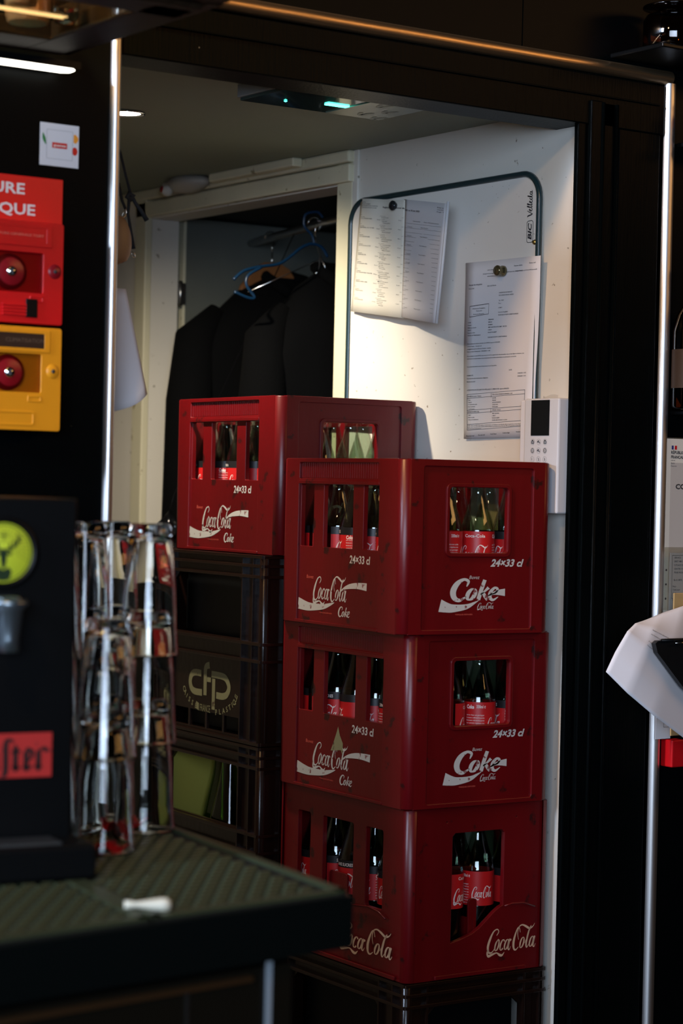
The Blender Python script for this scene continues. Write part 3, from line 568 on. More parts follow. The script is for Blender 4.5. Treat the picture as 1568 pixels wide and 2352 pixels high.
def hanger(name, label, y, x, zb, m, kind):
    d = empty(name, (x, y, zb), label=label, cat='hanger')
    top = RZ+.012-zb
    if kind == 'wood':
        k = MB(); k.plate([(-.085, -.045), (-.08, -.025), (-.065, -.01), (-.045, .018), (-.02, .030), (.02, .030), (.045, .018), (.065, -.01), (.08, -.025), (.085, -.045), (.06, -.045), (-.06, -.045)], [], .012, lambda u, v, w=0: V((u, -w, v)), .002); k.build('arm', m, d)
        k = MB(); k.tube([(0, 0, .02), (0, 0, top-.045)], .0016); hook(k, 0, 0, top-.045, top); k.build('hook', CHROME, d)
    elif kind == 'wire':
        k = MB(); k.tube([(-.018, -.03, -.02), (-.010, -.03, -.016), (-.006, -.028, 0), (0, -.02, .02), (.001, 0, .05), (0, 0, top-.04)], .0012, 6); k.tube([(.018, -.03, -.02), (.010, -.03, -.016), (.006, -.028, 0), (0, -.02, .02)], .0012, 6); k.tube([(-.18, -.02, -.07), (0, -.02, .012), (.18, -.02, -.07)], .0012, 6)
        hook(k, 0, 0, top-.04, top, .0012); k.build('wire', CHROME, d)
    else:
        a_ = [at(px, py, Y=y)-V((x, y, zb)) for px, py in ((536, 642), (560, 622), (600, 612), (640, 606), (668, 588), (690, 570), (715, 560), (738, 568), (752, 590))]
        b_ = [at(px, py, Y=y-.01)-V((x, y, zb)) for px, py in ((600, 614), (570, 632), (566, 655), (584, 682), (570, 684), (538, 670))]
        k = MB(); k.stube(a_, .0034, 10); k.stube(b_, .0032, 10); k.build('arm', m, d)
        c_ = [at(px, py, Y=y)-V((x, y, zb)) for px, py in ((722, 564), (716, 540), (700, 522), (698, 505))]; c_ += [V((0, 0, top-.012)), V((.0, 0, top))] if False else []
        e0 = V((2.562-x, 0, top)); k = MB(); k.stube(c_+[V((c_[-1].x+.006, 0, top-.006)), e0, V((e0.x+.014, 0, top-.010))], .0028, 10); k.build('hook', m, d)
hanger('wooden_hanger', 'brown wooden hanger inside the closet, holding the deeper coat', 4.17, 2.690, 1.925, WOOD, 'wood')
hanger('wire_hanger', 'thin wire hanger inside the closet, holding the nearer coat', 3.88, 2.612, 1.925, CHROME, 'wire')
hanger('blue_hanger', 'empty blue plastic hanger hooked askew in front of the coats', 3.80, 2.55, 1.925, BLUE, 'blue')
# ------------------------------------------------------------------ crates
HR, PR, L2, W2 = .2885, .2888, .20, .15
FL = lambda u, v, w=0: V((-W2-w, -(u-L2), v))      # long face seen on the left
FR = lambda u, v, w=0: V((u-W2, -L2-w, v))         # short face seen on the right
FL2 = lambda u, v, w=0: V((W2+w, u-L2, v)); FR2 = lambda u, v, w=0: V((-(u-W2), L2+w, v))
def corners(k, r, t, z0, z1):
    for cx, cy, a in ((W2-r, L2-r, 0), (-W2+r, L2-r, 90), (-W2+r, -L2+r, 180), (W2-r, -L2+r, 270)):
        pr_ = [(z0, r-.0012), (z0+.0012, r), (z1-.0012, r), (z1, r-.0012), (z1, r-t), (z0, r-t)]
        co = []; n = 8
        for i in range(n+1):
            an = math.radians(a+90*i/n)
            for z, rr_ in pr_: co.append((cx+rr_*math.cos(an), cy+rr_*math.sin(an), z))
        m_ = len(pr_); k._add(co, [(i*m_+j, i*m_+(j+1) % m_, (i+1)*m_+(j+1) % m_, (i+1)*m_+j) for i in range(n) for j in range(m_)], smooth=True)
def red_crate(kind):
    d = empty('bottle_crate'); R = .016; k = MB()
    def face(F, Lf, holes, panel):
        g1 = lambda u, v, w=0: F(u, v, w-.0035-.0045); g2 = lambda u, v, w=0: F(u, v, w-.0020)
        k.plate([(R, .002), (Lf-R, .002), (Lf-R, HR), (R, HR)], holes, .009, g1)
        if panel: k.plate([(R, .002), (Lf-R, .002), (Lf-R, HR), (R, HR)], panel, .0040, g2)
    if kind == 'A':
        hl = [rrect(a, b, .135, .245, .003) for a, b in ((.062, .108), (.14, .24), (.272, .324))]
        pl = [rrect(.060, .326, .2525, .283, .003), rrect(.058, .328, .005, .248, .003)]
        hs = [rrect(.093, .2115, .135, .245, .007)]; ps = [rrect(.0865, .2185, .129, .2505, .009)] and [rrect(.040, .262, .008, .279, .005)]
    else:
        hl = [rrect(.060, .102, .110, .246, .005), rrect(.140, .236, .106, .246, .005), rrect(.272, .324, .110, .246, .005)]; pl = None
        hs = [[(.099, .245), (.093, .239), (.093, .060), (.110, .063), (.140, .072), (.156, .081), (.171, .093), (.186, .105), (.197, .112), (.204, .1145), (.204, .239), (.198, .245)], rrect(.079, .084, .262, .266, .002), rrect(.226, .231, .262, .266, .002)]; ps = None
    for F in (FL, FL2): face(F, .40, hl, pl)
    for F in (FR, FR2): face(F, .30, hs, ps)
    corners(k, R, .010, .002, HR)
    if kind == 'A':      # moulded lips and ribs
        for F in (FL, FL2):
            for a, b in ((.060, .326),): k.box(0, 0, 0, 0, 0, 0) if False else None
            k.plate(rrect(.060, .326, .2455, .2500, .001), [], .005, lambda u, v, w=0, F=F: F(u, v, w-.0015), .0008)
            for i in range(36): k.plate([(.064+i*.0073, .256), (.0665+i*.0073, .256), (.0665+i*.0073, .281), (.064+i*.0073, .281)], [], .0010, lambda u, v, w=0, F=F: F(u, v, w-.0035), .0003)
            k.plate(rrect(.056, .330, .0025, .006, .001), [], .005, lambda u, v, w=0, F=F: F(u, v, w-.0010), .0008)
        for F in (FR, FR2): k.plate(rrect(.088, .2165, .130, .250, .009), [rrect(.0925, .212, .1345, .2455, .007)], .003, lambda u, v, w=0, F=F: F(u, v, w-.0022), .0008)
    else:
        for F in (FR, FR2): k.tube([F(u, v, .0002) for u, v in ((.204, .114), (.220, .117), (.245, .116), (.270, .108))], .0016, 6)
        for F in (FL, FL2): k.tube([F(u, v, .0002) for u, v in ((.236, .106), (.29, .112), (.32, .108), (.34, .10))], .0016, 6)
        for F, a, b in ((FL, .05, .37), (FL2, .05, .37), (FR, .06, .25), (FR2, .06, .25)): k.plate(rrect(a, b, .004, .009, .001), [], .004, lambda u, v, w=0, F=F: F(u, v, w+.0005), .0008)
    k.box(-W2+.012, W2-.012, -L2+.012, L2-.012, .004, .010)
    k.build('shell', RED, d)
    k = MB()
    for i in range(1, 6): k.box(-W2+.0135, W2-.0135, -L2+.02+i*.06-.0012, -L2+.02+i*.06+.0012, .011, .095)
    for i in range(1, 4): k.box(-W2+.02+i*.065-.0012, -W2+.02+i*.065+.0012, -L2+.0135, L2-.0135, .011, .094)
    if kind == 'B':
        for p_ in ((.155, 0), (.19, 1)): pass
        k.plate(rrect(.140, .156, .011, .128, .006), [], .004, lambda u, v, w=0: FR(u, v, w-.018)); k.plate(rrect(.146, .200, .011, .150, .006), [], .004, lambda u, v, w=0: FL(u, v, w-.018))
    k.build('bottle_grid', RED, d)
    o_ = .0004; kr = MB()
    if kind == 'A':
        g_ = lambda u, v, w=0: FL(u, v, -.0035+o_); k = MB()
        k.text('24×33 cl', .232, .112, .0130, g_, width=.066, bold=.025, shear=.08); k.build('volume_lettering', PRINT, d); k = MB()
        coca(k, g_, .106, .226, .036, .088)
        k.stroke([(.060, .035, .0205), (.085, .0315, .0165), (.106, .0305, .0134), (.146, .033, .0094), (.170, .038, .005), (.184, .042, .001)], g_)
        k.stroke([(.200, .060, .001), (.216, .068, .0045), (.236, .0725, .0085), (.261, .0745, .0105), (.289, .0738, .0130)], g_)
        coke(k, g_, .196, .238, .018, .037, .9); k.build('long_side_lettering', PRINT, d)
        kr.text('Buvez', .088, .080, .0060, g_, width=.024, shear=.1); kr.text('MARQUES DÉPOSÉES', .135, .0215, .0022, g_, width=.042)
        g_ = lambda u, v, w=0: FR(u, v, -.0035+o_); k = MB()
        k.text('24×33 cl', .178, .1135, .0118, g_, width=.068, bold=.035, shear=.3); k.build('volume_lettering', PRINT, d); k = MB()
        k.text('Buvez', .136, .0925, .0058, g_, width=.021, shear=.3)
        coke(k, g_, .096, .200, .054, .0935, 1.1)
        k.stroke([(.079, .0488, .0212), (.092, .0455, .0165), (.1055, .0440, .0130), (.1315, .0465, .0085), (.148, .053, .0035), (.156, .057, .001)], g_)
        k.stroke([(.172, .0630, .001), (.184, .0680, .0045), (.195, .0698, .0085), (.209, .0700, .0125)], g_)
        coca(k, g_, .152, .187, .0405, .0535); k.build('short_side_lettering', PRINT, d)
        kr.build('small_red_lettering', PRINTR, d)
        kr = MB(); kr.text('MARQUES DÉPOSÉES', .110, .0325, .0022, g_, width=.034); kr.build('small_red_lettering', PRINTR, d)
    else:
        cp = mat('cream_print', (.62, .42, .28), .6)
        k = MB(); coca(k, lambda u, v, w=0: FR(u, v, .0012+o_), .162, .274, .030, .080); k.build('short_side_lettering', cp, d)
        k = MB(); coca(k, lambda u, v, w=0: FL(u, v, .0012+o_), .200, .366, .026, .080); k.build('long_side_lettering', cp, d)
    return d
def bare_crate():      # the lowest crates, out of the picture, carry the stacks
    k = MB(); corners(k, .016, .010, .0, HR)
    for F, Lf in ((FL, .4), (FL2, .4), (FR, .3), (FR2, .3)): k.plate([(.016, 0), (Lf-.016, 0), (Lf-.016, HR), (.016, HR)], [rrect(.10, Lf-.1, .135, .245, .007)], .009, lambda u, v, w=0, F=F: F(u, v, w-.0045))
    k.box(-W2+.012, W2-.012, -L2+.012, L2-.012, .002, .010); return k.build('bottle_crate', RED)
HB = .345
def brown_crate():
    d = empty('bottle_crate'); k = MB(); R = .010
    Z = lambda q: HB*(1-q)
    for F, Lf in ((FL, .4), (FL2, .4), (FR, .3), (FR2, .3)):
        a, b = .10*Lf, .80*Lf
        if Lf < .35: a, b = .16*Lf, .84*Lf
        op = [(a+.003, Z(.45)), (b-.003, Z(.45)), (b-.003, Z(.17)), (b-.025, Z(.115)), (a+.025, Z(.115)), (a+.003, Z(.17))]
        n = 4; ws = (b-a-.012)/n
        sl = [[(a+.006+i*ws+.003, Z(.965)), (a+.006+(i+1)*ws-.003, Z(.965)), (a+.006+(i+1)*ws-.003, Z(.87)), (a+.006+i*ws+.003, Z(.87))] for i in range(n)]
        k.plate([(R, .004), (Lf-R, .004), (Lf-R, HB), (R, HB)], [op]+sl, .006, lambda u, v, w=0, F=F: F(u, v, w-.013), .0006)
        for q in (.006, .054, .110, .462, .553, .985):      # horizontal lips
            k.plate([(.004, Z(q)-.0022), (Lf-.004, Z(q)-.0022), (Lf-.004, Z(q)+.0022), (.004, Z(q)+.0022)], [], .013, lambda u, v, w=0, F=F: F(u, v, w-.0065), .0007)
        for u_ in ((.012, a-.001, b+.001, .9*Lf) if Lf > .35 else (.014, a, b, Lf-.014)):
            k.plate([(u_-.0016, .004), (u_+.0016, .004), (u_+.0016, HB), (u_-.0016, HB)], [], .011, lambda u, v, w=0, F=F: F(u, v, w-.0075), .0006)
    corners(k, R, .012, .002, HB)
    k.box(-W2+.016, W2-.016, -L2+.016, L2-.016, .004, .012); k.build('shell', BROWN, d)
    k = MB(); c_ = (.194, .0965)
    for g_ in (lambda u, v, w=0: FL(u, v, -.0095),):
        G = lambda x, y: g_(c_[0]+x, c_[1]+y); W = .0125
        # c, f and p as one linked mark
        k.stroke([(-.034, .018, W), (-.058, .018, W), (-.072, .013, W), (-.078, 0, W), (-.072, -.013, W), (-.058, -.018, W), (-.030, -.018, W)], G)
        k.stroke([(-.018, -.022, W), (-.018, .020, W), (-.015, .032, W), (-.002, .036, W)], G); k.poly([(-.011, .004), (.004, .004), (.004, .013), (-.011, .013)], G)
        k.stroke([(.006, .020, W), (.050, .019, W), (.066, .013, W), (.074, 0, W), (.066, -.013, W), (.050, -.018, W), (.026, -.018, W)], G)
        k.poly([(.009, .012), (.021, .012), (.021, -.046), (.009, -.046)], G)
        def arc(txt, a0, a1, s_=.0125, ra=.108, rb=.048):
            for i, ch in enumerate(txt):
                t = math.radians(a0+(a1-a0)*i/max(1, len(txt)-1)); x, y = ra*math.cos(t), rb*math.sin(t)-.004
                k.text(ch, c_[0]+x, c_[1]+y-.004*1, s_*.8, g_, bold=.02, align='CENTER', rot=math.atan2(rb*math.cos(t), -ra*math.sin(t)))
        arc('CAISSE', 192, 240); arc('FRANCE', 258, 275, ra=.20, rb=.046) if False else k.text('FRANCE', c_[0]-.037, c_[1]-.0530, .0135, g_, width=.040, bold=.0)
        k.poly([(-.052, -.050), (-.041, -.053), (-.041, -.039), (-.052, -.036)], G); arc('PLASTIQUE', 285, 352)
    k.build('lettering', PRINTG, d); return d
def place(o, near, yaw, z):
    """put a crate so that its near vertical corner stands at near"""
    c_, s_ = math.cos(yaw), math.sin(yaw); o.location = (near[0]+W2*c_-L2*s_, near[1]+W2*s_+L2*c_, z); o.rotation_euler = (0, 0, yaw); return o
rA = red_crate('A'); rB = red_crate('B'); bA = brown_crate(); bare = bare_crate()
GR = 'red soft drink crates'
zf = .289+.3454
fronts = [place(rB, (2.137, 2.861), -.015, zf), place(rA, (2.125, 2.855), -.025, zf+PR), place(copy_tree(rA), (2.100, 2.848), -.0688, zf+2*PR)]
back = place(copy_tree(rA), (2.130, 3.266), -.052, .289+.3452*3+.0005)
props(rB, 'red crate with curved window edge, lowest red one of the front stack', 'crate')
props(rA, 'middle red crate of the front stack, with a pale torn sticker', 'crate')
props(fronts[2], 'red crate topmost of the front stack, its right corner before the wall keypad', 'crate')
props(back, 'brightest red crate, alone on top of the back stack', 'crate')
props(place(bA, (2.137, 2.861), -.015, .289), 'dark brown crate under the red ones of the front stack', 'crate')
for i, lab in enumerate(['dark brown crate topmost under the bright red crate', 'second dark brown crate under the bright red crate, green bottles inside', 'dark brown crate third under the bright red crate, behind the counter']):
    props(place(copy_tree(bA), (2.112, 3.282), -.05, .289+.3452*(2-i)+.0003), lab, 'crate')
for ch in list(bA.children):
    if ch.name.startswith('lettering'): bpy.data.objects.remove(ch)
props(place(bare, (2.137, 2.861), -.015, 0), 'lowest crate of the front stack, standing on the floor', 'crate')
props(place(copy_tree(bare), (2.112, 3.282), -.05, 0), 'lowest crate of the back stack, standing on the floor', 'crate')
# torn sticker on the middle front crate (a scrap left on its long face)
g = lambda u, v, w=0: FL(u, v, -.0030)
k = MB(); k.poly([(.168, .074), (.200, .078), (.205, .070), (.206, .090), (.196, .103), (.190, .118), (.186, .108), (.178, .092)], g); k.build('torn_sticker', PRINTG, rA)
# ------------------------------------------------------------------ drink bottles
def bottle(fill, kind):
    d = empty('glass_bottle')
    prof = [(0, .003), (.022, 0), (.0275, .003), (.0285, .012), (.0280, .060), (.0268, .075), (.0282, .095), (.0288, .155), (.0280, .166), (.0235, .183), (.0165, .205), (.0125, .222), (.0115, .232), (.0132, .234), (.0132, .240), (.0105, .241)]
    MB().lathe(prof+[(r-.002, z) for r, z in prof[::-1] if z > .01 and r > .01], 20).build('glass', BOTTLEG, d)
    if fill: MB().lathe([(0, .005), (.0255, .006), (.0258, .06), (.0246, .075), (.026, .095), (.0262, .118), (0, .118)], 16).build('drink', COLA, d)
    R = .0292; cyl = lambda R_: (lambda a, z, w=0: V((R_*math.cos(a/R_), R_*math.sin(a/R_), z)))
    k = MB(); f = cyl(R)
    for j, (z0, z1) in enumerate(((.102, .147), (.147, .160))):
        k.mi = j if kind == 'zero' else 0
        n = 24; k._add([(f(R*2*math.pi*i/n*.96, z)) for i in range(n+1) for z in (z0, z1)], [(2*i, 2*i+2, 2*i+3, 2*i+1) for i in range(n)], smooth=True)
    lb = k.build('label', [LABR, LABK], d)
    k = MB(); f = cyl(R+.0003)
    coca(k, f, .006, .062, .108, .138); coca(k, f, .106, .146, .112, .136)
    k.text('SANS SUCRES' if kind == 'zero' else 'Coca-Cola', .018, .150, .0052, f, width=.036, bold=.02)
    k.text('Coke', .070, .140 if kind == 'zero' else .149, .0062, f, width=.014, bold=.04); k.text('330ml ℮', .088, .150, .0052, f, width=.016, bold=.02)
    for i in range(8): k.text(random.choice(['boisson rafraîchissante', 'aux extraits végétaux eau', 'gazéifiée colorant acide', 'servir frais et partager']), .070, .137-i*.0045, .0026, f, width=.032)
    k.text('○ ○', .072, .1035, .004, f, width=.02)
    k.build('lettering', WHITEL, lb); return d
bt = {(fl_, kd): bottle(fl_, kd) for fl_ in (0, 1) for kd in ('red', 'zero')}
used = set()
def fill_crate(crate, fl_, where, zoff=.011):
    rz = crate.rotation_euler.z; c_, s_ = math.cos(rz), math.sin(rz); rr_ = random.Random(where)
    for i in range(4):
        for j in range(6):
            if i > 1 and j > 1: continue
            kd = 'zero' if (i+j*3) % 3 == 0 else 'red'
            key = (fl_, kd); o = bt[key] if key not in used else copy_tree(bt[key]); used.add(key)
            x, y = -W2+.0525+i*.065, -L2+.050+j*.060
            o.location = (crate.location.x+c_*x-s_*y, crate.location.y+s_*x+c_*y, crate.location.z+zoff)
            o.rotation_euler = (0, 0, rr_.uniform(0, 6.28))
            nm = ('red label with a black band' if kd == 'zero' else 'plain red label')
            props(o, '%s soda bottle, %s, in the %s' % ('half-full' if fl_ else 'empty', nm, where), 'bottle', 'soda bottles with %s in the %s' % (nm, where))
fill_crate(fronts[2], 0, 'topmost front crate'); fill_crate(fronts[1], 1, 'middle red front crate')
fill_crate(fronts[0], 1, 'lowest red front crate'); fill_crate(back, 0, 'bright red back crate')
# tall green bottles in the second brown crate, yellow card added for the lit wall behind
def green_bottle():
    k = MB(); k.lathe([(0, .002), (.036, .002), (.040, .01), (.040, .150), (.036, .175), (.020, .245), (.015, .285), (.0145, .300), (.017, .302), (.017, .312), (.013, .313)], 24); return k.build('green_bottle', GREENG)
g0 = green_bottle(); c2 = (2.112, 3.282); yaw = -.05
for i, (x, y) in enumerate([(-.086, .02), (-.050, .105)]):
    o = g0 if i == 0 else copy_tree(g0); cx, cy = c2[0]+W2*math.cos(yaw)-L2*math.sin(yaw), c2[1]+W2*math.sin(yaw)+L2*math.cos(yaw)
    o.location = (cx+x, cy+y, .289+.345+.0125); o.rotation_euler = (0, 0, i)
    props(o, 'green glass bottle in the second brown crate, %s' % ('standing near its long side' if i == 0 else 'standing further back by the added yellow card'), 'bottle')
o = MB().box(-.13, .06, .165, .170, 0, .29, .001).build('lit_wall_card', mat('lit_wall_yellow', (.78, .72, .13), .6), label='added yellow card imitating the lit wall behind the green bottles in the brown crate', cat='card')  # the lit wall's brightness is put into the card's yellow
o.location = (cx+.0, cy+0, .289+.345+.0125); o.rotation_euler = (0, 0, yaw)
o = MB().box(-.115, .115, -.15, .15, 0, .29, .002).build('dark_box', BLACKPL, label='black box inside the topmost brown crate', cat='box'); o.location = (cx, cy, .289+.69+.0135); o.rotation_euler = (0, 0, yaw)
o = copy_tree(o); o.location = (bA.location.x, bA.location.y, bA.location.z+.0135); o.rotation_euler = bA.rotation_euler; o['label'] = 'added black box blocking the lit wall seen through the front brown crate'  # filler added so the bright wall does not show through this crate
k = MB(); k.grid(lambda u, v: V((.11*u-.05, .09*v-.045, .02*math.sin(5*u)*math.sin(4*v)+.02)), 10, 10)
o = empty('black_plastic_bag', at(386, 1245, Y=4.02), label='glossy black plastic bag beside the coats, left of the bright red crate', cat='bag')
k.b.free(); k = MB(); k.grid(lambda u, v: V(((.022+.005*math.sin(9*u*6.28)*math.sin(7*v))*math.cos(6.2832*u)*math.sin(math.pi*v)**.6, (.03+.004*math.cos(31*u))*math.sin(6.2832*u)*math.sin(math.pi*v)**.6, .062*v*(1+.1*math.sin(12*u)))), 28, 12); h0 = o.location; k.tube([(0, 0, .055), (.012, .0, .10), V((2.66, 4.03, RZ))-h0], .0012, 6); k.build('bag_body', mat('glossy_black_bag', (.004, .004, .005), .15), o)
MB().box(2.13, 2.40, 3.76, 4.5, 0, 1.325, .003).build('backdrop_cabinet', BLACKPL, label='waist-high black cabinet below the coats, added as dark backdrop to the pint glasses', cat='cabinet')  # added to make the view through the pint glasses dark
# ------------------------------------------------------------------ counter
CT = 1.009
d = empty('bar_counter', (1.0, 2.2, 0), label='black bar counter in the lower left foreground', cat='counter')
D0 = V((1.0, 2.2, 0))
quad = [V((-1.5, 1.60, 0)), V((1.384, 1.952, 0)), V((1.470, 2.62, 0)), V((-1.5, 2.62, 0))]
def prism(k, q, z0, z1, inset=0):
    c_ = sum(q, V())/4; qq = [p+(c_-p).normalized()*inset-D0 for p in q]
    k._add([(p.x, p.y, z) for z in (z0, z1) for p in qq], [(0, 1, 2, 3), (4, 5, 6, 7), (0, 1, 5, 4), (1, 2, 6, 5), (2, 3, 7, 6), (3, 0, 4, 7)])
k = MB(); prism(k, quad, CT-.062, CT-.006); k.build('worktop', COUNTER, d)
k = MB(); prism(k, [V((-1.5, 1.66, 0)), V((1.33, 2.0, 0)), V((1.40, 2.60, 0)), V((-1.5, 2.60, 0))], .02, CT-.062); k.build('carcass', mat('counter_carcass', (.002, .002, .002), .6, spec=.1), d)
# under-counter cabinet with a steel post and copper rail
fd = V((2.83, .34, 0)).normalized(); 
d2 = empty('under_counter_fridge', (1.0, 1.95, .0), label='dark glass-fronted cabinet with a steel post under the counter', cat='fridge')
g = lambda u, v, w=0: V((-1.5, 1.655, 0))-V((1.0, 1.95, 0))+fd*u+V((.11, -1, 0)).normalized()*w+V((0, 0, v))
def slab(k, u0, u1, v0, v1, w0, w1): k._add([g(u, v, w_) for u in (u0, u1) for v in (v0, v1) for w_ in (w0, w1)], [(0, 1, 3, 2), (4, 6, 7, 5), (0, 4, 5, 1), (2, 3, 7, 6), (0, 2, 6, 4), (1, 5, 7, 3)])
k = MB(); slab(k, 0, 2.845, .03, .930, .002, .010); k.build('door', mat('dark_olive_glass', (.010, .008, .005), .35, spec=.2), d2)
k = MB(); slab(k, 0, 2.785, .918, .924, .010, .018); k.build('top_rail', mat('copper_rail', (.55, .30, .14), .4, metal=1), d2)
k = MB(); slab(k, 2.808, 2.815, .03, .936, .010, .014); k.build('post', mat('painted_steel_sheen', (.55, .62, .68), .35, metal=.35), d2, label='bright steel post')  # the steel's bluish reflection is put into a pale diffuse colour
k = MB(); slab(k, 2.70, 2.703, .03, .916, .010, .012); slab(k, 0, 2.7, .3, .303, .010, .012); k.build('door_seam', STEEL, d2)
# rubber mats with raised studs
def bar_mat(name, p00, p10, p11, p01, label):
    d = empty(name, p00, label=label, cat='bar mat'); f0 = quadmap(p00, p10, p11, p01); D = V(p00); P = lambda u, v, z: f0(u, v)-D+V((0, 0, z))
    k = MB(); n = [P(0, 0, 0), P(1, 0, 0), P(1, 1, 0), P(0, 1, 0)]
    k._add([p+V((0, 0, z)) for z in (0, .003) for p in n], [(0, 1, 2, 3), (4, 5, 6, 7), (0, 1, 5, 4), (1, 2, 6, 5), (2, 3, 7, 6), (3, 0, 4, 7)]); k.build('base', MATD, d)
    k = MB(); w_, h_ = (V(p10)-V(p00)).length, (V(p01)-V(p00)).length
    e = .012
    for (a, b, c_, d_) in ((0, 1, 0, e/h_), (0, 1, 1-e/h_, 1), (0, e/w_, 0, 1), (1-e/w_, 1, 0, 1)):
        k._add([P(u, v, z) for u in (a, b) for v in (c_, d_) for z in (.003, .007)], [(0, 1, 3, 2), (4, 6, 7, 5), (0, 4, 5, 1), (2, 3, 7, 6), (0, 2, 6, 4), (1, 5, 7, 3)])
    k.build('rim', MATG, d)
    k = MB(); nu, nv = int((w_-.024)/.024), int((h_-.024)/.018)
    for i in range(nu):
        for j in range(nv):
            u0, v0 = (.014+i*.024+(j % 2)*.012)/w_, (.016+j*.018)/h_
            if u0*w_ > w_-.022: continue
            k._add([P(u0+a/w_, v0+b/h_, z) for a, b, z in ((0, 0, .003), (.016, 0, .003), (.016, .010, .003), (0, .010, .003), (.001, .001, .0066), (.015, .001, .0066), (.015, .009, .0066), (.001, .009, .0066))],
                   [(4, 5, 6, 7), (0, 1, 5, 4), (1, 2, 6, 5), (2, 3, 7, 6), (3, 0, 4, 7)])
    k.build('studs', MATG, d, kind='stuff')
zt = CT-.006
bar_mat('rubber_bar_mat', (1.118, 1.929, zt), (1.378, 1.957, zt), (1.452, 2.58, zt), (1.19, 2.57, zt), 'dark green studded rubber mat at the right end of the counter')
bar_mat('rubber_bar_mat', (.70, 1.88, zt), (1.112, 1.928, zt), (1.182, 2.40, zt), (.75, 2.36, zt), 'dark green studded rubber mat under the drink dispenser, left of the other')
# cream tube lying on the mat
d = empty('small_cream_tube', (1.158, 2.005, CT+.0078), 0, label='small cream-white tube lying on the rubber mat', cat='tube')
d.location = at(341, 2078, Z=CT+.006)
k = MB(); pts = [V((-.022, .012, 0)), V((-.016, .009, 0)), V((-.012, .0065, 0)), V((.012, -.006, 0)), V((.017, -.009, 0)), V((.020, -.011, 0))]; k.tube(pts, [.0042, .0042, .003, .0072, .0070, .004], 12)
k.build('body', mat('cream_plastic', (.95, .90, .72), .5), d)
# ------------------------------------------------------------------ pint glasses stacked upside down
H, RB, RR = .168, .0262, .0385
def pint():
    k = MB(); t = .0016
    prof = [(RR, 0), (RR-.0005, .004), (RR-.003, .035), (RR-.0055, .085), (RB+.0015, H-.012), (RB, H-.003), (RB-.003, H), (0, H-.001)]
    inn = [(0, H-.014), (RB-.006, H-.015), (RB-.0025, H-.022), (RR-.0055-t, .085), (RR-.003-t, .035), (RR-t, .002), (RR-t/2, -.0006)]
    k.lathe(prof+inn, 40, closed=True); return k.build('pint_glass', CLEARG)
p0 = pint(); first = True
for ci, (x, y, n, where) in enumerate([(1.262, 2.303, 2, 'stack nearest the viewer'), (1.385, 2.418, 3, 'stack furthest right'), (1.250, 2.425, 3, 'stack half hidden by the drink dispenser'), (1.335, 2.500, 3, 'stack behind the others'), (1.398, 2.545, 3, 'rearmost stack at right')]):
    for i in range(n):
        o = p0 if first else copy_tree(p0); first = False
        o.location = (x, y, CT+.0012+i*.1115); o.rotation_euler = (0, 0, ci+i)
        props(o, 'upside-down pint glass, %s of the %s' % (('bottom', 'middle', 'top')[i] if n == 3 else ('bottom', 'top')[i], where), 'glass', 'upside-down pint glasses on the counter')
for i, (x, y, lab) in enumerate([(1.262, 2.303, 'crumpled red wrapper under the nearest stack of pint glasses'), (1.375, 2.455, 'crumpled red wrapper beside the right stack of pint glasses')]):
    k = MB(); k.grid(lambda u, v: V((.026*(u-.5)*2, .018*(v-.5)*2, .006+.006*math.sin(7*u+i)*math.cos(6*v))), 12, 10)
    o = k.build('red_wrapper', ESCRED, solid=.001, label=lab, cat='wrapper'); o.location = (x, y, CT+.001)
# ------------------------------------------------------------------ drink dispenser
yaw = -.14
d = empty('drink_dispenser', (1.176, 2.20, CT+.0003), yaw, label='black shot dispenser with a glowing round stag emblem on the counter', cat='drink dispenser')
MB().box(-.36, -.010, -.0, .20, .036, .424, .004).build('body', BLACKPL, d)
MB().box(-.38, .000, -.060, .16, 0, .040, .005).build('base', BLACKPL, d)
MB().box(-.30, -.04, -.052, -.010, .040, .043).build('drip_grate', STEEL, d)
EC = V((-.098, -.0045, .362))
MB().lathe([(.040, -.005), (.041, .004), (.036, .0055), (.0335, .002)], 48, (EC.x, 0, EC.z), 'Y').build('emblem_bezel', BLACKPL, d)
em = MB().lathe([(0, .0025), (.0335, .0025), (.034, 0)], 48, (EC.x, 0, EC.z), 'Y').build('round_emblem', EMB, d, label='glowing yellow-green emblem')
k = MB(); g = lambda x, y, w=0: V((EC.x+x, -.0028, EC.z+y)); q = .001
k.stroke([(.0312*math.cos(t*.2618), .0312*math.sin(t*.2618), .0010) for t in range(24)], g, sub=2, closed=True)
for i in range(40):
    t = i*math.pi/20
    if math.sin(t) > -.35: k.stroke([(.013*math.cos(t), .013*math.sin(t)+.004, .0003), (.030*math.cos(t), .030*math.sin(t), .0004)], g, sub=1)
k.poly([(-.0045, .001), (-.0035, -.010), (-.002, -.0165), (0, -.0185), (.002, -.0165), (.0035, -.010), (.0045, .001), (.002, .004), (-.002, .004)], g)
k.poly([(-.010, -.021), (-.006, -.016), (0, -.0195), (.006, -.016), (.010, -.021), (.008, -.029), (0, -.0315), (-.008, -.029)], g)
for s_ in (-1, 1):
    k.stroke([(s_*.002, .003, .0032), (s_*.008, .0045, .0034), (s_*.0145, .009, .0030), (s_*.0175, .015, .0026), (s_*.0150, .022, .0012)], g)
    for a, b, c_, e_ in ((.008, .0055, .006, .013), (.0125, .009, .0115, .016), (.0145, .011, .021, .013), (.0155, .014, .021, .018), (.005, .004, .009, .001)): k.stroke([(s_*a, b, .0026), (s_*(a+c_)/2, (b+e_)/2+.0005, .0021), (s_*c_, e_, .0007)], g)
    k.poly([(s_*.004, .000), (s_*.010, .001), (s_*.009, -.003), (s_*.004, -.003)], g)
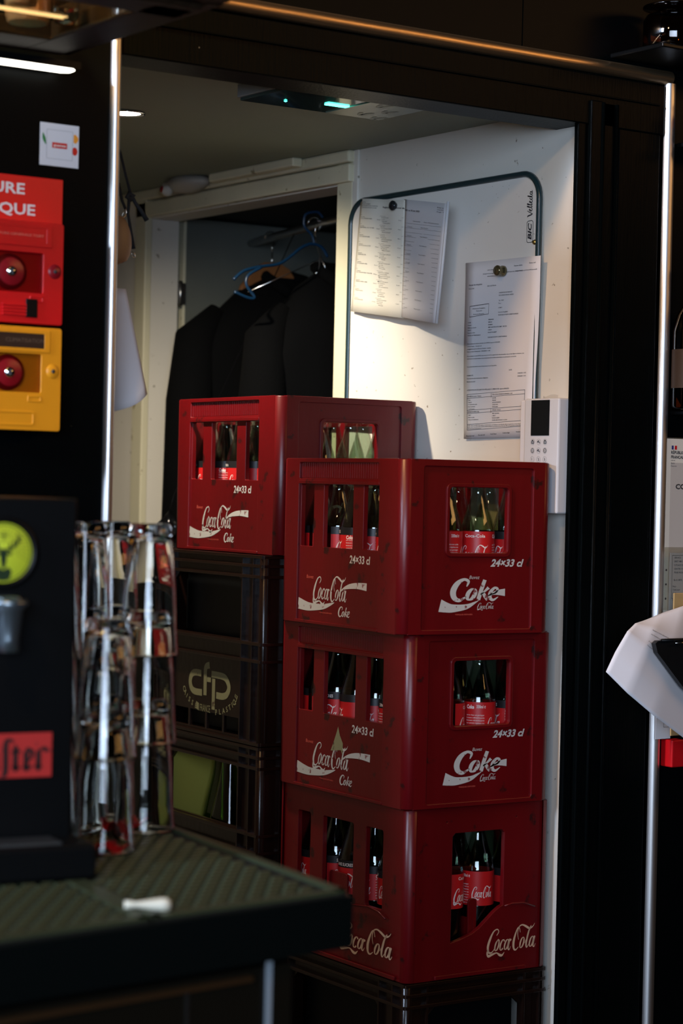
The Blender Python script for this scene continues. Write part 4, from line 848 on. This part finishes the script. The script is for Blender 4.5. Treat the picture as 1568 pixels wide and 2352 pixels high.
k.stroke([(0, .012, .0014), (0, .024, .0014)], g, sub=1); k.stroke([(-.004, .0195, .0014), (.004, .0195, .0014)], g, sub=1)
for i in range(12): t = i*.5236; k.stroke([(.0045*math.cos(t), .0195+.0045*math.sin(t), .0004), (.0075*math.cos(t), .0195+.0075*math.sin(t), .0002)], g, sub=1)
k.build('stag_mark', EMBK, em)
MB().box(-.33, -.036, -.0012, 0, .109, .159, .0004).build('label_plate', ORANGE, d, label='orange-red label')
k = MB(); g = lambda x, y, w=0: V((-.052-.116+x, -.0018, .112+y))
def stem(x, y0, y1, w_=.0062):
    k.poly([(x-w_/2, y0+.003), (x, y0-.001), (x+w_/2, y0+.003), (x+w_/2, y1-.003), (x, y1+.001), (x-w_/2, y1-.003)], g); k.poly([(x-w_*.8, y0+.003), (x, y0-.003), (x+w_*.8, y0+.003), (x, y0+.008)], g)
# blackletter ...iſter
x = .032
for ch in 'meiſter':
    if ch == 'm':
        for i in range(3): stem(x+i*.0105-.012, .006, .028); k.stroke([(x+i*.0105-.012, .029, .002), (x+i*.0105-.006, .026, .003)], g, sub=1)
        x += .020
    if ch == 'i': stem(x, .006, .028); k.poly([(x-.003, .034), (x, .037), (x+.003, .034), (x, .031)], g); x += .011
    if ch == 'ſ': k.stroke([(x-.004, -.001, .002), (x, .004, .0062), (x, .034, .0062), (x+.003, .040, .004), (x+.009, .038, .0035)], g); x += .0115
    if ch == 't': stem(x, .006, .034); k.stroke([(x-.005, .026, .003), (x+.006, .027, .003)], g, sub=1); k.stroke([(x, .006, .003), (x+.006, .009, .002)], g, sub=1); x += .0125
    if ch == 'e': stem(x, .006, .028); k.stroke([(x, .030, .003), (x+.007, .026, .0055), (x+.006, .019, .003), (x, .015, .0015)], g, sub=2); k.stroke([(x, .005, .003), (x+.007, .010, .002)], g, sub=1); x += .0145
    if ch == 'r': stem(x, .006, .028); k.stroke([(x, .026, .002), (x+.006, .030, .004), (x+.010, .026, .006)], g, sub=2); x += .012
k.build('blackletter', mat('dark_ink_on_label', (.02, .004, .004), .6), d)
k = MB(); k.lathe([(0, -.034), (.013, -.034), (.012, -.02), (.016, .012), (.022, .02), (.020, .024), (0, .024)], 24, (EC.x, -.026, EC.z-.075)); k.box(EC.x-.012, EC.x+.012, -.03, 0, EC.z-.060, EC.z-.048, .002)
k.build('tap', mat('dark_steel_tap', (.30, .36, .40), .28, metal=.9), d)
k = MB(); k.lathe([(0, 0), (.024, 0), (.024, .050), (.022, .054), (0, .054)], 24); o = k.build('steel_cup', STEEL, label='steel cylinder standing on top of the drink dispenser', cat='container'); o.location = (1.070, 2.27, CT+.4253)
# ------------------------------------------------------------------ right side: documents by the right trim
yr = YF-.001
d = empty('framed_notice', (2.655, YF+.004, 1.0), label='white official notice with a small tricolour mark, right of the metal trim', cat='notice')
x0 = -.012
MB().box(x0, .22, -.012, 0, .24, .552, .001).build('board', mat('clear_edge_board', (.10, .10, .08), .2), d)
f = lambda u, v, w=0: V((u, -.0128-w, v))
MB().poly([(x0+.002, .242), (.218, .242), (.218, .550), (x0+.002, .550)], f).build('sheet', PAPERW, d)
MB().poly([(x0+.012, .242), (.218, .242), (.218, .508), (x0+.012, .508)], lambda u, v: f(u, v, .0003)).build('grey_panel', mat('grey_beige_print', (.55, .52, .48), .7), d)
F2 = lambda u, v: f(u, v, .0006)
MB().poly([(.001, .531), (.0055, .531), (.0055, .538), (.001, .538)], F2).build('blue_mark', mat('flag_blue', (.01, .02, .18), .6), d)
MB().poly([(.0085, .531), (.0135, .531), (.0135, .538), (.0085, .538)], F2).build('red_mark', ESCRED, d)
k = MB(); k.text('RÉPUBLIQUE', .0, .5235, .0052, F2, width=.040, bold=.03); k.text('FRANÇAISE', .0, .5155, .0052, F2, width=.035, bold=.03)
for i, t in enumerate(['Liberté', 'Égalité', 'Fraternité']): k.text(t, .0, .511-i*.005, .0024, F2, shear=.3)
k.text('CONTRÔLE', .0125, .462, .0085, F2, width=.082, bold=.04); k.build('printing', INK, d)
d = empty('plastic_sleeve', (2.64, 2.80, 1.25), label='clear punched sleeve with a printed form, below the official notice', cat='paper')
MB().box(-.008, .15, -.004, -.0030, 0, .110).build('sleeve', thin_glass('sleeve_film', (.85, .85, .82), 1.4, .1), d)
MB().box(.006, .14, -.0026, -.0020, 0, .100).build('sheet', PAPER, d)
k = MB(); F2 = lambda u, v: V((u, -.0029, v))
for i, t in enumerate(['SERVICE', 'SIRET 488 116 277', '12 PLACE D\'ALBERT', 'CENTRE COMMERCIAL', '78180 MONTIGNY', '', 'Bord. 4878']): 
    if t: k.text(t, .016, .090-i*.0065, .003, F2)
for i, t in enumerate(['Reçu', 'Total payé', 'Solde', '', 'Référence']):
    if t: k.text(t, .014, .040-i*.006, .0028, F2)
k.plate([(.011, .02), (.14, .02), (.14, .096), (.011, .096)], [[(.0115, .0205), (.1395, .0205), (.1395, .0955), (.0115, .0955)]], .0001, lambda u, v, w=0: F2(u, v), 0)
k.build('printing', INK, d)
k = MB()
for z in (.02, .045, .07): k.lathe([(0, 0), (.002, 0)], 12, (-.004, -.0043, z), 'Y')
k.build('punch_holes', INK, d)
d = empty('kraft_envelope', (2.648, 2.79, 1.03), label='brown kraft envelope tucked behind the curling white sheet', cat='envelope')
MB().box(0, .16, -.003, 0, 0, .250, .001).build('body', KRAFT, d)
MB().grid(lambda u, v: V((.001+.12*u, -.0038, .249-.04*v*u-.001)), 4, 4).build('flap', KRAFT, d)
d = empty('white_card', (2.618, 2.79, 1.025), label='white printed card with a punched edge, below the curling sheet', cat='card')
MB().box(0, .035, .0035, .0042, 0, .10).build('card', PAPER, d)
MB().plate(rrect(.018, .05, .02, .08, .001), [rrect(.0186, .0494, .0206, .0794, .001)], .0001, lambda u, v, w=0: V((u, .0032, v)), 0).build('printed_box', INK, d)
# curling white sheet held by a black clip
d = empty('curled_sheet', (2.56, 2.72, 1.03), label='large curling white sheet sticking out in front of the right metal trim', cat='paper')
D0 = V((2.56, 2.72, 1.03)); B = lambda px, py, Y: at(px, py, Y=Y)-D0
rows = [[B(1391, 1543, 2.71), B(1440, 1592, 2.695), B(1500, 1643, 2.69), B(1580, 1703, 2.70), B(1680, 1780, 2.72)],
        [B(1412, 1498, 2.705), B(1462, 1540, 2.69), B(1520, 1590, 2.69), B(1590, 1640, 2.70), B(1690, 1700, 2.72)],
        [B(1440, 1450, 2.70), B(1485, 1488, 2.69), B(1535, 1530, 2.695), B(1600, 1560, 2.71), B(1690, 1600, 2.73)],
        [B(1458, 1432, 2.712), B(1500, 1445, 2.70), B(1550, 1470, 2.70), B(1610, 1490, 2.72), B(1690, 1500, 2.74)],
        [B(1480, 1425, 2.74), B(1520, 1408, 2.738), B(1568, 1392, 2.738), B(1620, 1380, 2.75), B(1690, 1370, 2.76)]]
def bez(P, t):
    P = list(P)
    while len(P) > 1: P = [a*(1-t)+b*t for a, b in zip(P, P[1:])]
    return P[0]
def lerp_row(P, t): i = min(int(t*4), 3); q = t*4-i; return P[i]*(1-q)+P[i+1]*q
fs = lambda u, v: (lambda col_: lerp_row(col_, v))([lerp_row(r_, u) for r_ in rows])
MB().grid(fs, 24, 24).build('sheet', PAPER, d, solid=.0006)
k = MB(); g = lambda a, b, w=0: fs(a, b)+V((0, -.0012, 0))
for i, t in enumerate(['Restant à votre disposition et vous remerciant par avance', 'pour l\'attention que vous porterez à notre entreprise, veuillez agréer', 'Je vous prie d\'agréer, Madame, Monsieur, mes salutations', 'respectueuses et dévouées']):
    k.text(t, .24, .73-i*.055-(i > 1)*.04, .014, g, width=.40-.1*(i == 3))
k.build('printing', INK, d)
d = empty('black_clip_holder', (2.60, 2.69, 1.15), label='black clip board holder gripping the curling white sheet at the right edge', cat='clip')
D0 = V((2.60, 2.69, 1.15)); P_ = [at(px, py, Y=2.675)-D0 for px, py in ((1505, 1478), (1512, 1472), (1640, 1462), (1640, 1640), (1568, 1578), (1510, 1500))]
k = MB(); n = len(P_); k._add(P_+[p+V((0, .010, 0)) for p in P_], [tuple(range(n)), tuple(range(n, 2*n))]+[(i, (i+1) % n, n+(i+1) % n, n+i) for i in range(n)]); k.build('plate', mat('black_leather', (.004, .005, .006), .35, bump=.2), d)
k = MB(); k.tube([at(1519, 1471, Y=2.672)-D0, at(1600, 1468, Y=2.672)-D0], .0028, 10); k.build('edge_bar', BLACKPL, d)
MB().tube([at(1550, 1477, Y=2.668)-D0, at(1600, 1474, Y=2.668)-D0], .0012, 8).build('metal_strip', CHROME, d)
o = MB().box(0, .03, -.03, 0, 0, .048, .002).build('red_box', ESCRED, label='small red box on the black wall under the papers, at the right edge', cat='box'); o.location = (2.659, YF+.004, .973)
o = MB().box(0, .012, -.02, .0, 0, .36, .001).build('wooden_batten', mat('pale_batten', (.55, .42, .22), .6), label='pale wooden batten behind the black clip at the right edge', cat='batten'); o.location = (2.6585, 2.755, .95)
# dark bar shelves with bottles beyond the right trim
def wshelf(z, x0, label, dep=.16): o = MB().box(x0, 3.3, YF-dep, YF+.004, z-.008, z, .002).build('wall_shelf', BLACKPL, label=label, cat='shelf')
wshelf(2.206, 2.50, 'black shelf at the top right carrying glass jars', .13)
wshelf(1.600, 2.662, 'black shelf above the official notice', .075)
wshelf(2.070, 2.662, 'upper black shelf right of the metal trim', .09)
def jar(name, x, y, z, r, h, label, m, cat='jar'):
    d = empty(name, (x, y, z+.0003), label=label, cat=cat)
    MB().lathe([(0, .002), (r*.9, 0), (r, .008), (r, h*.6), (r*.9, h*.72), (r*.55, h*.80), (r*.5, h*.86)], 32).build('body', m, d)
    MB().lathe([(0, h*1.0), (r*.3, h*1.0), (r*1.02, h*.90), (r*1.02, h*.87), (r*.5, h*.86), (0, h*.86)], 32).build('lid', m, d)
jar('glass_jar', 2.575, 2.745, 2.206, .052, .085, 'dark amber glass jar with a wide lid at the top right', AMBERG)
def bottle2(x, y, z, h, r, label): 
    d = empty('liquor_bottle', (x, y, z+.0003), label=label, cat='bottle'); MB().lathe([(0, .002), (r*.9, 0), (r, .006), (r, h*.55), (r*.8, h*.66), (r*.36, h*.76), (r*.34, h*.94), (r*.42, h*.945), (r*.42, h), (0, h)], 28).build('body', AMBERG, d)
    MB().lathe([(r*1.01, h*.15), (r*1.01, h*.42)], 28).build('label', mat('dull_label', (.05, .03, .02), .6), d)
bottle2(2.672, 2.785, 1.600, .25, .033, 'dark liquor bottle on the shelf above the official notice')
bottle2(2.665, 2.775, 2.070, .07, .018, 'small dark bottle on the upper shelf right of the trim')
